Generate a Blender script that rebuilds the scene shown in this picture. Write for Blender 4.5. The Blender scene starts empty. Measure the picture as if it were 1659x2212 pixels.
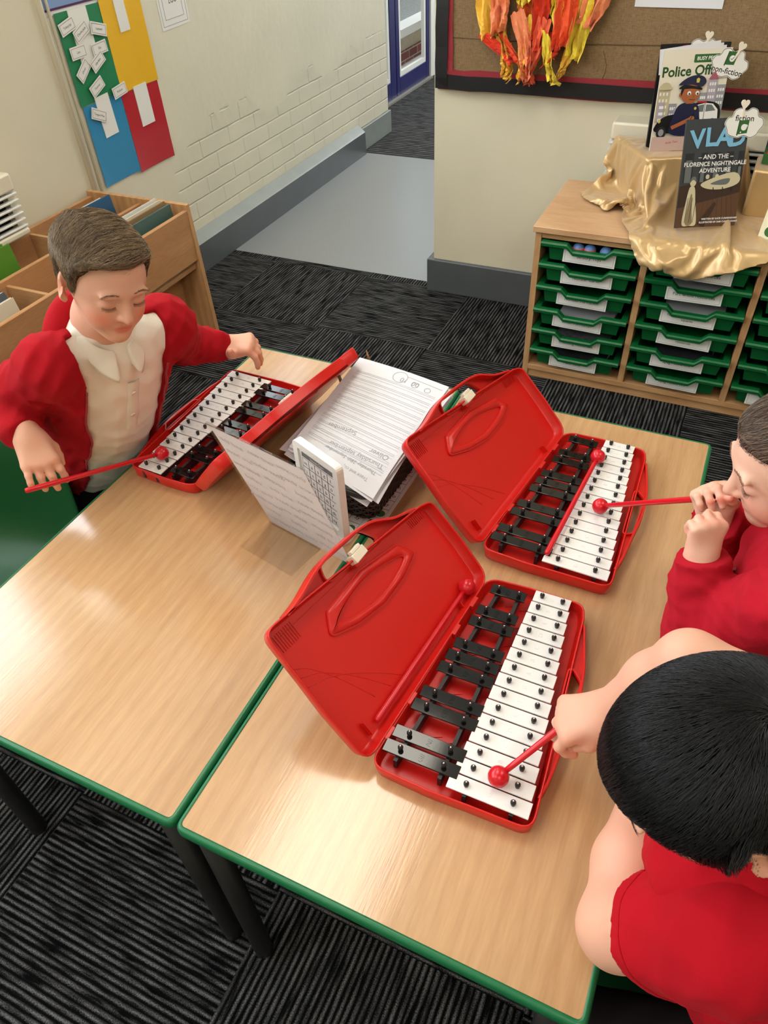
import bpy, bmesh, math, random
import numpy as np
from mathutils import Vector, Matrix, Euler
from mathutils.geometry import delaunay_2d_cdt
random.seed(7); rng = np.random.default_rng(7)
SC = bpy.context.scene; COL = SC.collection
PI = math.pi; R = math.radians
T = 0.59                                   # height of the table tops

# ------------------------------------------------------------------ materials
def _new(name):
    m = bpy.data.materials.new(name); m.use_nodes = True
    nt = m.node_tree; b = nt.nodes['Principled BSDF']
    return m, nt, b
def N(nt, typ, **kw):
    n = nt.nodes.new(typ)
    for k, v in kw.items():
        if k in n.inputs: n.inputs[k].default_value = v
        else: setattr(n, k, v)
    return n
def L(nt, a, b): nt.links.new(a, b)
def coords(nt, scale=(1, 1, 1), rot=(0, 0, 0), out='Object'):
    tc = N(nt, 'ShaderNodeTexCoord'); mp = N(nt, 'ShaderNodeMapping')
    mp.inputs['Scale'].default_value = scale; mp.inputs['Rotation'].default_value = rot
    L(nt, tc.outputs[out], mp.inputs['Vector']); return mp.outputs['Vector']
def ramp(nt, fac, stops):
    r = N(nt, 'ShaderNodeValToRGB'); cr = r.color_ramp
    while len(cr.elements) > len(stops): cr.elements.remove(cr.elements[-1])
    while len(cr.elements) < len(stops): cr.elements.new(1)
    for e, (p, c) in zip(cr.elements, stops):
        e.position = p; e.color = (*c, 1) if len(c) == 3 else c
    L(nt, fac, r.inputs['Fac']); return r.outputs['Color']
def math_(nt, op, a, b=None, c=None):
    n = N(nt, 'ShaderNodeMath'); n.operation = op
    for i, v in enumerate((a, b, c)):
        if v is None: continue
        if isinstance(v, (int, float)): n.inputs[i].default_value = v
        else: L(nt, v, n.inputs[i])
    return n.outputs[0]
def mixc(nt, f, a, b, mode='MIX'):
    n = N(nt, 'ShaderNodeMix'); n.data_type = 'RGBA'; n.blend_type = mode
    if isinstance(f, (int, float)): n.inputs[0].default_value = f
    else: L(nt, f, n.inputs[0])
    for i, v in ((6, a), (7, b)):
        if isinstance(v, tuple): n.inputs[i].default_value = (*v[:3], 1)
        else: L(nt, v, n.inputs[i])
    return n.outputs[2]
def bump(nt, b, h, strength=.3, dist=.002):
    n = N(nt, 'ShaderNodeBump', Strength=strength, Distance=dist); L(nt, h, n.inputs['Height']); L(nt, n.outputs[0], b.inputs['Normal'])
def srgb(r, g, b):
    f = lambda c: ((c / 255 + .055) / 1.055) ** 2.4 if c > 10 else c / 255 / 12.92
    return (f(r), f(g), f(b))
def mat(name, col, rough=.5, metal=0, spec=.5, coat=0, noise=0, nscale=40, bmp=0, bscale=200, bdist=.001, sheen=0, sss=0, trans=0, ior=1.45, emit=None):
    m, nt, b = _new(name)
    b.inputs['Base Color'].default_value = (*col, 1); b.inputs['Roughness'].default_value = rough
    b.inputs['Metallic'].default_value = metal; b.inputs['Specular IOR Level'].default_value = spec
    b.inputs['Coat Weight'].default_value = coat; b.inputs['Coat Roughness'].default_value = .08
    if sheen: b.inputs['Sheen Weight'].default_value = sheen; b.inputs['Sheen Roughness'].default_value = .5
    if sss:
        b.inputs['Subsurface Weight'].default_value = sss; b.inputs['Subsurface Radius'].default_value = (1, .35, .2); b.inputs['Subsurface Scale'].default_value = .012
    if trans: b.inputs['Transmission Weight'].default_value = trans; b.inputs['IOR'].default_value = ior
    if emit: b.inputs['Emission Color'].default_value = (*emit[0], 1); b.inputs['Emission Strength'].default_value = emit[1]
    v = coords(nt)
    if noise:
        n = N(nt, 'ShaderNodeTexNoise', Scale=nscale, Detail=4.); L(nt, v, n.inputs['Vector'])
        c2 = tuple(min(1, x * (1 + noise)) for x in col); c1 = tuple(x * (1 - noise) for x in col)
        L(nt, ramp(nt, n.outputs['Fac'], [(.3, c1), (.7, c2)]), b.inputs['Base Color'])
    if bmp:
        n = N(nt, 'ShaderNodeTexNoise', Scale=bscale, Detail=3.); L(nt, v, n.inputs['Vector']); bump(nt, b, n.outputs['Fac'], bmp, bdist)
    return m
def wood(name, c_lo, c_hi, scale=(9, .9, 9), rough=.4, grain=1.0, bmp=.05, spec=.4):
    m, nt, b = _new(name)
    v = coords(nt, scale)
    n1 = N(nt, 'ShaderNodeTexNoise', Scale=1.3, Detail=3., Distortion=.6); L(nt, v, n1.inputs['Vector'])
    w = N(nt, 'ShaderNodeTexWave', Scale=1.1, Distortion=7., Detail=2.); w.inputs['Detail Scale'].default_value = .7
    L(nt, v, w.inputs['Vector'])
    v2 = coords(nt, tuple(s * 14 for s in scale)); n2 = N(nt, 'ShaderNodeTexNoise', Scale=1.6, Detail=3.); L(nt, v2, n2.inputs['Vector'])
    f = math_(nt, 'ADD', math_(nt, 'MULTIPLY', n1.outputs['Fac'], .45), math_(nt, 'ADD', math_(nt, 'MULTIPLY', w.outputs['Fac'], .16 * grain), math_(nt, 'MULTIPLY', n2.outputs['Fac'], .4)))
    L(nt, ramp(nt, f, [(.32, c_lo), (.72, c_hi)]), b.inputs['Base Color'])
    b.inputs['Roughness'].default_value = rough; b.inputs['Specular IOR Level'].default_value = spec
    bump(nt, b, n2.outputs['Fac'], bmp, .001)
    return m
M = {}
BEECH_LO, BEECH_HI = srgb(187, 138, 92), srgb(216, 172, 124)
M['table'] = wood('beech_laminate', srgb(184, 142, 100), srgb(208, 168, 122), (11, .9, 11), .16, .6, .10, .85)
M['beech'] = wood('beech_board', BEECH_LO, BEECH_HI, (1.0, 8, 8), .45)
M['beech_v'] = wood('beech_board_upright', BEECH_LO, BEECH_HI, (8, 8, 1.0), .45)
M['beech_y'] = wood('beech_board_deep', srgb(180, 128, 84), srgb(206, 156, 108), (8, 1.0, 8), .45)
M['beech_red'] = wood('beech_shelf', srgb(196, 150, 108), srgb(222, 182, 140), (1.0, 8, 8), .42)
M['green_edge'] = mat('green_edging', srgb(24, 108, 66), .35, bmp=.05)
M['black_metal'] = mat('black_painted_steel', (.012, .012, .013), .4, spec=.4)
M['green_plastic'] = mat('green_plastic', srgb(8, 74, 34), .42, bmp=.1, bscale=900)
M['tray_green'] = mat('tray_green', srgb(8, 98, 48), .38, bmp=.06, bscale=600)
M['red_plastic'] = mat('red_plastic', srgb(206, 26, 20), .34, bmp=.08, bscale=1200, bdist=.0004)
M['red_stick'] = mat('red_gloss_plastic', srgb(205, 22, 36), .25)
M['white_bar'] = mat('white_enamel', srgb(236, 235, 232), .22, spec=.5)
M['black_bar'] = mat('black_enamel', (.006, .006, .006), .10, spec=.6, bmp=.03, bscale=140, bdist=.0006)
M['black_rubber'] = mat('black_rubber', (.012, .012, .012), .45)
M['chrome'] = mat('steel', (.7, .7, .7), .2, 1)
M['cream_plastic'] = mat('cream_plastic', srgb(240, 228, 208), .4)
M['white_paint'] = mat('white_paint', srgb(238, 238, 232), .45)
M['paper'] = mat('white_paper', srgb(224, 224, 228), .8, spec=.2)
M['card_white'] = mat('white_card', srgb(240, 239, 235), .35)
M['ink'] = mat('dark_ink', (.02, .02, .022), .7)
M['pencil'] = mat('pencil_grey', srgb(158, 160, 164), .8)
M['rule'] = mat('ruled_line', srgb(176, 180, 188), .8)
M['green_ink'] = mat('dark_green_ink', srgb(38, 84, 44), .5)
M['heater'] = mat('heater_enamel', srgb(232, 224, 200), .4)
M['shade_black'] = mat('painted_shade', (.008, .008, .008), .8)
def carpet(name, tile=.536, y0=2.275, rib=.0134, c_dark=(.0022, .0022, .0025), c_lite=(.17, .17, .175), checker=True, bs=.9):
    m, nt, b = _new(name)
    tc = N(nt, 'ShaderNodeTexCoord'); s = N(nt, 'ShaderNodeSeparateXYZ'); L(nt, tc.outputs['Object'], s.inputs[0])
    x, y = s.outputs[0], s.outputs[1]
    ix = math_(nt, 'FLOOR', math_(nt, 'DIVIDE', x, tile)); iy = math_(nt, 'FLOOR', math_(nt, 'DIVIDE', math_(nt, 'SUBTRACT', y, y0), tile))
    par = math_(nt, 'PINGPONG', math_(nt, 'ADD', ix, iy), 1.0)          # 0 even, 1 odd
    if not checker: par = math_(nt, 'MULTIPLY', par, 0.0)
    def mixf(a, bb):
        n = N(nt, 'ShaderNodeMix'); L(nt, par, n.inputs[0]); L(nt, a, n.inputs[2]); L(nt, bb, n.inputs[3]); return n.outputs[0]
    across = mixf(y, x); along = mixf(x, y)
    cv = N(nt, 'ShaderNodeCombineXYZ'); L(nt, math_(nt, 'MULTIPLY', along, 12.), cv.inputs[0]); L(nt, math_(nt, 'MULTIPLY', across, 95.), cv.inputs[1])
    L(nt, math_(nt, 'ADD', math_(nt, 'MULTIPLY', ix, 3.1), iy), cv.inputs[2])
    n1 = N(nt, 'ShaderNodeTexNoise', Scale=1., Detail=2.); L(nt, cv.outputs[0], n1.inputs['Vector'])
    n2 = N(nt, 'ShaderNodeTexNoise', Scale=420., Detail=2.); L(nt, tc.outputs['Object'], n2.inputs['Vector'])
    wob = math_(nt, 'MULTIPLY', math_(nt, 'SUBTRACT', n2.outputs['Fac'], .5), .9)
    ph = math_(nt, 'ADD', math_(nt, 'MULTIPLY', across, 2 * PI / rib), wob)
    wv = math_(nt, 'MULTIPLY_ADD', math_(nt, 'SINE', ph), .5, .5)
    lum = math_(nt, 'MULTIPLY', wv, math_(nt, 'MULTIPLY_ADD', n1.outputs['Fac'], 2.6, -.75))
    lum = math_(nt, 'MULTIPLY', lum, math_(nt, 'MULTIPLY_ADD', n2.outputs['Fac'], 3.4, -.85))
    L(nt, ramp(nt, lum, [(.06, c_dark), (.85, c_lite)]), b.inputs['Base Color'])
    b.inputs['Roughness'].default_value = .95; b.inputs['Specular IOR Level'].default_value = .1
    bump(nt, b, math_(nt, 'ADD', wv, math_(nt, 'MULTIPLY', n2.outputs['Fac'], .6)), bs, .005)
    return m
M['carpet'] = carpet('ribbed_carpet_tiles')
M['mat_floor'] = carpet('entrance_matting', rib=.035, c_dark=(.03, .03, .032), c_lite=(.2, .2, .21), checker=False)
M['vinyl'] = mat('grey_speckled_vinyl', srgb(140, 144, 146), .3, noise=.18, nscale=260, bmp=.05, bscale=60)
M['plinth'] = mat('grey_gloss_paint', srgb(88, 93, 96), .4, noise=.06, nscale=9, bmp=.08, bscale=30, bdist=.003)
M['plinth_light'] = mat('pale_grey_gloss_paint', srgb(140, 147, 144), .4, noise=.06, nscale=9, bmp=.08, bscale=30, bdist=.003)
def plaster(name, col, brick=False):
    m, nt, b = _new(name); v = coords(nt)
    n = N(nt, 'ShaderNodeTexNoise', Scale=3.2, Detail=5.); L(nt, v, n.inputs['Vector'])
    n2 = N(nt, 'ShaderNodeTexNoise', Scale=26., Detail=5.); L(nt, v, n2.inputs['Vector'])
    c = ramp(nt, n.outputs['Fac'], [(.3, tuple(x * .93 for x in col)), (.7, col)])
    h = math_(nt, 'ADD', math_(nt, 'MULTIPLY', n.outputs['Fac'], .7), math_(nt, 'MULTIPLY', n2.outputs['Fac'], .35))
    if brick:
        s = N(nt, 'ShaderNodeSeparateXYZ'); L(nt, v, s.inputs[0])
        cv = N(nt, 'ShaderNodeCombineXYZ'); L(nt, s.outputs[1], cv.inputs[0]); L(nt, math_(nt, 'SUBTRACT', s.outputs[2], .145), cv.inputs[1])
        # slightly wandering joints
        bt = N(nt, 'ShaderNodeTexBrick', Scale=1.); bt.inputs['Brick Width'].default_value = .245; bt.inputs['Row Height'].default_value = .083
        bt.inputs['Mortar Size'].default_value = .0055; bt.inputs['Mortar Smooth'].default_value = .6
        nw = N(nt, 'ShaderNodeTexNoise', Scale=9., Detail=2.); L(nt, v, nw.inputs['Vector'])
        vm = N(nt, 'ShaderNodeVectorMath'); vm.operation = 'MULTIPLY_ADD'; L(nt, nw.outputs['Color'], vm.inputs[0]); vm.inputs[1].default_value = (.012, .008, 0); L(nt, cv.outputs[0], vm.inputs[2])
        L(nt, vm.outputs[0], bt.inputs['Vector'])
        # plaster covers the bricks higher up, with a ragged edge, and a patch near the door
        ed = math_(nt, 'ADD', s.outputs[2], math_(nt, 'MULTIPLY', math_(nt, 'SUBTRACT', n.outputs['Fac'], .5), .55))
        ed = math_(nt, 'SUBTRACT', ed, math_(nt, 'MULTIPLY', s.outputs[1], .015))
        mk = N(nt, 'ShaderNodeMapRange'); mk.inputs[1].default_value = .46; mk.inputs[2].default_value = .54; mk.inputs[3].default_value = 1; mk.inputs[4].default_value = 0
        L(nt, ed, mk.inputs[0])
        my = N(nt, 'ShaderNodeMapRange'); my.inputs[1].default_value = 2.58; my.inputs[2].default_value = 2.64; L(nt, s.outputs[1], my.inputs[0])
        mk2 = math_(nt, 'MULTIPLY', mk.outputs[0], my.outputs[0])
        br = math_(nt, 'MULTIPLY', bt.outputs['Fac'], mk2)
        h = math_(nt, 'SUBTRACT', h, math_(nt, 'MULTIPLY', br, 1.6))
        h = math_(nt, 'SUBTRACT', h, math_(nt, 'MULTIPLY', mk2, .5))
        c = mixc(nt, math_(nt, 'MULTIPLY', br, .08), c, tuple(x * .6 for x in col))
    L(nt, c, b.inputs['Base Color']); b.inputs['Roughness'].default_value = .5; b.inputs['Specular IOR Level'].default_value = .35
    bump(nt, b, h, .5 if brick else .55, .012 if brick else .004)
    return m
M['wall'] = plaster('cream_painted_plaster', srgb(226, 219, 194))
M['brick'] = plaster('cream_painted_brick', srgb(228, 222, 200), True)
M['ceiling'] = mat('white_ceiling', srgb(235, 234, 228), .8)
M['navy'] = mat('navy_paint', srgb(38, 40, 100), .4)

# ------------------------------------------------------------------ mesh building
class MB:
    """collects shapes into one bmesh; a material index per face"""
    def __init__(s): s.bm = bmesh.new(); s.mats = []
    def mi(s, m):
        if m not in s.mats: s.mats.append(m)
        return s.mats.index(m)
    def _fin(s, faces, m, smooth=False):
        i = s.mi(m)
        for f in faces: f.material_index = i; f.smooth = smooth
    def raw(s, verts, faces, m, smooth=False, mtx=None):
        vs = [s.bm.verts.new(mtx @ Vector(v) if mtx else v) for v in verts]; out = []
        for f in faces:
            try: out.append(s.bm.faces.new([vs[i] for i in f]))
            except ValueError: pass
        s._fin(out, m, smooth); return vs
    def box(s, lo, hi, m, bev=0, mtx=None, seg=2):
        (x0, y0, z0), (x1, y1, z1) = lo, hi
        vs = [s.bm.verts.new(p) for p in ((x0, y0, z0), (x1, y0, z0), (x1, y1, z0), (x0, y1, z0), (x0, y0, z1), (x1, y0, z1), (x1, y1, z1), (x0, y1, z1))]
        fs = [s.bm.faces.new([vs[i] for i in q]) for q in ((3, 2, 1, 0), (4, 5, 6, 7), (0, 1, 5, 4), (1, 2, 6, 5), (2, 3, 7, 6), (3, 0, 4, 7))]
        s._fin(fs, m)
        if bev:
            r = bmesh.ops.bevel(s.bm, geom=list({e for f in fs for e in f.edges}), offset=bev, segments=seg, affect='EDGES', profile=.5)
            s._fin(r['faces'], m, True); vs = list({v for f in r['faces'] for v in f.verts} | {v for v in vs if v.is_valid})
        if mtx: bmesh.ops.transform(s.bm, matrix=mtx, verts=[v for v in vs if v.is_valid])
        return vs
    def loft(s, rings, m, closed=True, cap0=True, cap1=True, smooth=True, mtx=None):
        n = len(rings[0]); V = []
        for r in rings: V.append([s.bm.verts.new(mtx @ Vector(p) if mtx else p) for p in r])
        fs = []
        for a, b in zip(V, V[1:]):
            for i in range(n if closed else n - 1):
                j = (i + 1) % n
                try: fs.append(s.bm.faces.new((a[i], a[j], b[j], b[i])))
                except ValueError: pass
        s._fin(fs, m, smooth)
        if cap0 and closed: s._fin([s.bm.faces.new(V[0][::-1])], m)
        if cap1 and closed: s._fin([s.bm.faces.new(V[-1])], m)
    def lathe(s, prof, m, seg=20, mtx=None, smooth=True):
        s.loft([[(r * math.cos(2 * PI * i / seg), r * math.sin(2 * PI * i / seg), z) for i in range(seg)] for r, z in prof], m, smooth=smooth, mtx=mtx)
    def tube(s, path, rad, m, sides=10, mtx=None, smooth=True):
        P = [Vector(p) for p in path]; rad = rad if isinstance(rad, (list, tuple)) else [rad] * len(P)
        rings = []; nrm = None
        for i, p in enumerate(P):
            t = (P[min(i + 1, len(P) - 1)] - P[max(i - 1, 0)]).normalized()
            if nrm is None: nrm = t.orthogonal().normalized()
            nrm = (nrm - t * nrm.dot(t)).normalized(); bn = t.cross(nrm)
            rings.append([p + (nrm * math.cos(2 * PI * k / sides) + bn * math.sin(2 * PI * k / sides)) * rad[i] for k in range(sides)])
        s.loft(rings, m, smooth=smooth, mtx=mtx)
    def prism(s, poly, z0, z1, m, holes=(), mtx=None, smooth_side=False, bev=0):
        """extruded outline with holes"""
        pts, tris = fill2d(poly, holes)
        n = len(pts); verts = [(x, y, z0) for x, y in pts] + [(x, y, z1) for x, y in pts]
        vs = [s.bm.verts.new(v) for v in verts]
        fs = [s.bm.faces.new([vs[i] for i in t][::-1]) for t in tris] + [s.bm.faces.new([vs[n + i] for i in t]) for t in tris]
        s._fin(fs, m)
        k = 0; sf = []
        for loop in (poly, *holes):
            q = len(loop)
            for i in range(q):
                a, b = k + i, k + (i + 1) % q
                try: sf.append(s.bm.faces.new((vs[a], vs[b], vs[n + b], vs[n + a])))
                except ValueError: pass
            k += q
        s._fin(sf, m, smooth_side)
        if mtx: bmesh.ops.transform(s.bm, matrix=mtx, verts=vs)
    def flat(s, poly, m, mtx=None, z=0):
        pts, tris = fill2d(poly, ()); s.raw([(x, y, z) for x, y in pts], tris, m, mtx=mtx)
    def text(s, body, size, m, mtx=None, align='CENTER', ext=0, shear=0, spacing=1.0, line=1.0, bold=0):
        cu = bpy.data.curves.new('t', 'FONT'); cu.body = body; cu.size = size; cu.align_x = align; cu.align_y = 'CENTER'
        cu.extrude = ext; cu.shear = shear; cu.space_character = spacing; cu.space_line = line; cu.resolution_u = 3; cu.offset = bold
        o = bpy.data.objects.new('t', cu); COL.objects.link(o)
        dg = bpy.context.evaluated_depsgraph_get(); ev = o.evaluated_get(dg); me = ev.to_mesh()
        s.raw([v.co.copy() for v in me.vertices], [tuple(p.vertices) for p in me.polygons], m, mtx=mtx)
        ev.to_mesh_clear(); bpy.data.objects.remove(o); bpy.data.curves.remove(cu)
    def build(s, name, parent=None, norm=True, loc=None):
        if norm: bmesh.ops.recalc_face_normals(s.bm, faces=s.bm.faces)
        me = bpy.data.meshes.new(name); s.bm.to_mesh(me); s.bm.free()
        for m in s.mats: me.materials.append(m)
        o = bpy.data.objects.new(name, me); COL.objects.link(o)
        if loc: o.location = loc
        if parent: o.parent = parent
        return o
def fill2d(poly, holes):
    pts = [Vector(p[:2]) for p in poly]; edges = [(i, (i + 1) % len(poly)) for i in range(len(poly))]
    for h in holes:
        k = len(pts); pts += [Vector(p[:2]) for p in h]; edges += [(k + i, k + (i + 1) % len(h)) for i in range(len(h))]
    r = delaunay_2d_cdt(pts, edges, [], 0, 1e-7)
    def inside(p, pl):
        c = False; j = len(pl) - 1
        for i in range(len(pl)):
            xi, yi = pl[i][0], pl[i][1]; xj, yj = pl[j][0], pl[j][1]
            if (yi > p[1]) != (yj > p[1]) and p[0] < (xj - xi) * (p[1] - yi) / (yj - yi) + xi: c = not c
            j = i
        return c
    vs = r[0]; inv = {i: i for i in range(len(pts))}
    out = []
    for f in r[2]:
        c = sum((vs[i] for i in f), Vector((0, 0))) / len(f)
        if inside(c, poly) and not any(inside(c, h) for h in holes):
            a = sum(vs[f[i]].x * vs[f[(i + 1) % len(f)]].y - vs[f[(i + 1) % len(f)]].x * vs[f[i]].y for i in range(len(f)))
            out.append(tuple(f) if a > 0 else tuple(f)[::-1])
    return [(v.x, v.y) for v in vs], out
def smooth_poly(ctrl, n=6, closed=True):
    """Catmull-Rom through control points"""
    P = [Vector((*p, 0)) if len(p) == 2 else Vector(p) for p in ctrl]; out = []; k = len(P)
    for i in range(k if closed else k - 1):
        g = lambda j: P[j % k] if closed else P[max(0, min(k - 1, j))]
        p0, p1, p2, p3 = g(i - 1), g(i), g(i + 1), g(i + 2)
        for a in range(n):
            t = a / n
            out.append(.5 * ((2 * p1) + (p2 - p0) * t + (2 * p0 - 5 * p1 + 4 * p2 - p3) * t * t + (3 * p1 - p0 - 3 * p2 + p3) * t ** 3))
    if not closed: out.append(P[-1])
    return [tuple(p[:2]) if len(ctrl[0]) == 2 else tuple(p) for p in out]
def round_poly(pts, rads, n=6):
    """polygon with rounded corners"""
    out = []; k = len(pts)
    for i in range(k):
        p = Vector(pts[i]); a = Vector(pts[i - 1]) - p; b = Vector(pts[(i + 1) % k]) - p; r = rads[i] if isinstance(rads, (list, tuple)) else rads
        if r <= 0: out.append(tuple(p)); continue
        ang = a.angle(b); d = min(r / math.tan(ang / 2), a.length * .49, b.length * .49)
        s, e = p + a.normalized() * d, p + b.normalized() * d
        for j in range(n + 1):
            t = j / n; out.append(tuple((1 - t) ** 2 * s + 2 * t * (1 - t) * p + t * t * e))
    return out
def rect(x0, y0, x1, y1, r=0, n=4):
    q = [(x0, y0), (x1, y0), (x1, y1), (x0, y1)]
    return round_poly(q, r, n) if r else q
def frame(o, x, y, z=None):
    """matrix with origin o, local X along x, local Y along y (made square)"""
    x = Vector(x).normalized(); z = x.cross(Vector(y)).normalized(); y = z.cross(x)
    m = Matrix((x, y, z)).transposed().to_4x4(); m.translation = Vector(o); return m

def inset(poly, d):
    n = len(poly); out = []
    for i in range(n):
        a, p, c = Vector(poly[i - 1]), Vector(poly[i]), Vector(poly[(i + 1) % n])
        t = (c - a).normalized() if (c - a).length > 1e-9 else Vector((1, 0)); out.append(tuple(p + Vector((-t.y, t.x)) * d))
    return out

# ------------------------------------------------------------------ tagging
def tag(o, label=None, cat=None, group=None, kind=None):
    if label: o['label'] = label
    if cat: o['category'] = cat
    if group: o['group'] = group
    if kind: o['kind'] = kind
    return o
def empty(name, loc, label, cat, group=None, rz=0):
    o = bpy.data.objects.new(name, None); COL.objects.link(o); o.location = loc; o.rotation_euler = (0, 0, rz); o.empty_display_size = .05
    return tag(o, label, cat, group)
def struct(o, label=None): return tag(o, label, None, None, 'structure')
def copy_tree(o, parent=None):
    c = o.copy(); COL.objects.link(c)
    if parent: c.parent = parent
    for ch in list(o.children): copy_tree(ch, c)
    return c
# ------------------------------------------------------------------ the room
def slab(name, lo, hi, m, label=None, bev=0):
    b = MB(); b.box(lo, hi, m, bev); return struct(b.build(name), label)
XL = -1.95; YB = 2.80; ZC = 2.85
slab('floor', (-2.0, -3.0, -.08), (3.2, 2.86, 0), M['carpet'])
slab('floor_vinyl', (-2.0, 2.86, -.08), (3.2, 4.52, 0), M['vinyl'])
slab('floor_matting', (-2.3, 4.52, -.08), (3.2, 8.0, -.002), M['mat_floor'])
slab('ceiling', (-2.4, -3.1, ZC), (3.3, 8.1, ZC + .1), M['ceiling'])
# left wall with high windows; the wall turns into bare painted brick beyond y = 2.05
WZ0, WZ1 = 1.50, 2.68
wins = [(-2.4, -.70), (-.55, 1.05), (1.2, 2.80), (2.95, 4.6)]
def wall_with_openings(name, x, t, y0, y1, z0, z1, ops, m):
    b = MB(); ys = [y0] + [v for o in ops for v in o] + [y1]
    b.box((x - t, y0, z0), (x, y1, WZ0), m); b.box((x - t, y0, WZ1), (x, y1, z1), m)
    for i in range(0, len(ys), 2): b.box((x - t, ys[i], WZ0), (x, ys[i + 1], WZ1), m)
    return struct(b.build(name))
wall_with_openings('wall_left', XL + .012, .25, -3.0, 2.06, 0, ZC, wins[:2] + [(1.2, 2.0601)], M['wall'])
wall_with_openings('wall_left_brick', XL, .25, 2.06, 5.0, 0, ZC, [(2.0599, 2.80), (2.95, 4.6)], M['brick'])
b = MB(); b.tube([(XL + .012, 2.055, 0), (XL + .012, 2.055, ZC)], .014, M['wall'], 10)
b.tube([(XL + .010, 2.095, 0), (XL + .010, 2.095, ZC)], .006, M['wall'], 8); struct(b.build('trim_1'))
m, nt, bs = _new('clear_glass'); M['glass'] = m
g_ = nt.nodes.new('ShaderNodeBsdfGlass'); g_.inputs['IOR'].default_value = 1.01; g_.inputs['Roughness'].default_value = 0
tr = nt.nodes.new('ShaderNodeBsdfTransparent'); gl = nt.nodes.new('ShaderNodeBsdfGlossy'); gl.inputs['Roughness'].default_value = .02
fr = nt.nodes.new('ShaderNodeFresnel'); fr.inputs['IOR'].default_value = 1.45; mx = nt.nodes.new('ShaderNodeMixShader')
ge = nt.nodes.new('ShaderNodeNewGeometry'); L(nt, math_(nt, 'MULTIPLY', math_(nt, 'MULTIPLY', fr.outputs[0], .6), math_(nt, 'SUBTRACT', 1.0, ge.outputs['Backfacing'])), mx.inputs[0]); L(nt, tr.outputs[0], mx.inputs[1]); L(nt, gl.outputs[0], mx.inputs[2]); L(nt, mx.outputs[0], nt.nodes['Material Output'].inputs[0])
nt.nodes.remove(g_)
for i, (y0, y1) in enumerate(wins):
    b = MB(); xc = XL - .12; f = .05
    for lo, hi in (((y0, WZ0), (y1, WZ0 + f)), ((y0, WZ1 - f), (y1, WZ1)), ((y0, WZ0 + f), (y0 + f, WZ1 - f)), ((y1 - f, WZ0 + f), (y1, WZ1 - f)), (((y0 + y1) / 2 - .025, WZ0 + f), ((y0 + y1) / 2 + .025, WZ1 - f))):
        b.box((xc - .03, lo[0], lo[1]), (xc + .03, hi[0], hi[1]), M['white_paint'], .004)
    w = struct(b.build('window_%d' % (i + 1)))
    b = MB(); b.box((xc - .003, y0 + f, WZ0 + f), (xc + .003, y1 - f, WZ1 - f), M['glass']); b.build('pane', w)
# plinths: deep one with a sloping ledge, shallow one behind it
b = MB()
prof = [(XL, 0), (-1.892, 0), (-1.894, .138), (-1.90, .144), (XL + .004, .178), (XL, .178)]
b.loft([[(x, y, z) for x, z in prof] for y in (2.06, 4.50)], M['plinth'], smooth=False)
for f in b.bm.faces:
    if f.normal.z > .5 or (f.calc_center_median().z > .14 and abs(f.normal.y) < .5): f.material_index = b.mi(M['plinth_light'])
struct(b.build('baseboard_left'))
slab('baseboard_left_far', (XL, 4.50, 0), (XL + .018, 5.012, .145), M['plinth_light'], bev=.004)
slab('baseboard_left_near', (XL + .012, -3.0, 0), (XL + .03, 2.04, .15), M['plinth'], bev=.004)
# partition with the pin board, its plinth
slab('wall_back', (-.715, YB, 0), (3.2, YB + .14, ZC), M['wall'])
slab('baseboard_back', (-.742, YB - .024, 0), (2.9, YB, .155), M['plinth'], bev=.004)
slab('baseboard_back_end', (-.742, YB, 0), (-.715, YB + .16, .155), M['plinth'], bev=.004)
slab('wall_right', (3.1, -3.1, 0), (3.3, 8.1, ZC), M['wall'])
b = MB(); b.box((-2.4, 7.9, 0), (3.2, 8.1, .9), M['wall']); b.box((-2.4, 7.9, 2.5), (3.2, 8.1, ZC), M['wall']); b.box((-2.4, 7.9, .9), (-1.6, 8.1, 2.5), M['wall']); b.box((1.6, 7.9, .9), (3.2, 8.1, 2.5), M['wall']); struct(b.build('wall_far'))
b = MB(); b.prism(rect(-1.6, .9, 1.6, 2.5), 7.98, 8.04, M['white_paint'], [rect(-1.54, .96, -.03, 2.44), rect(.03, .96, 1.54, 2.44)], mtx=Matrix(((1, 0, 0, 0), (0, 0, 1, 0), (0, 1, 0, 0), (0, 0, 0, 1)))); struct(b.build('window_7'))
slab('wall_front', (-2.2, -3.2, 0), (3.2, -3.0, ZC), M['wall'])
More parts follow.
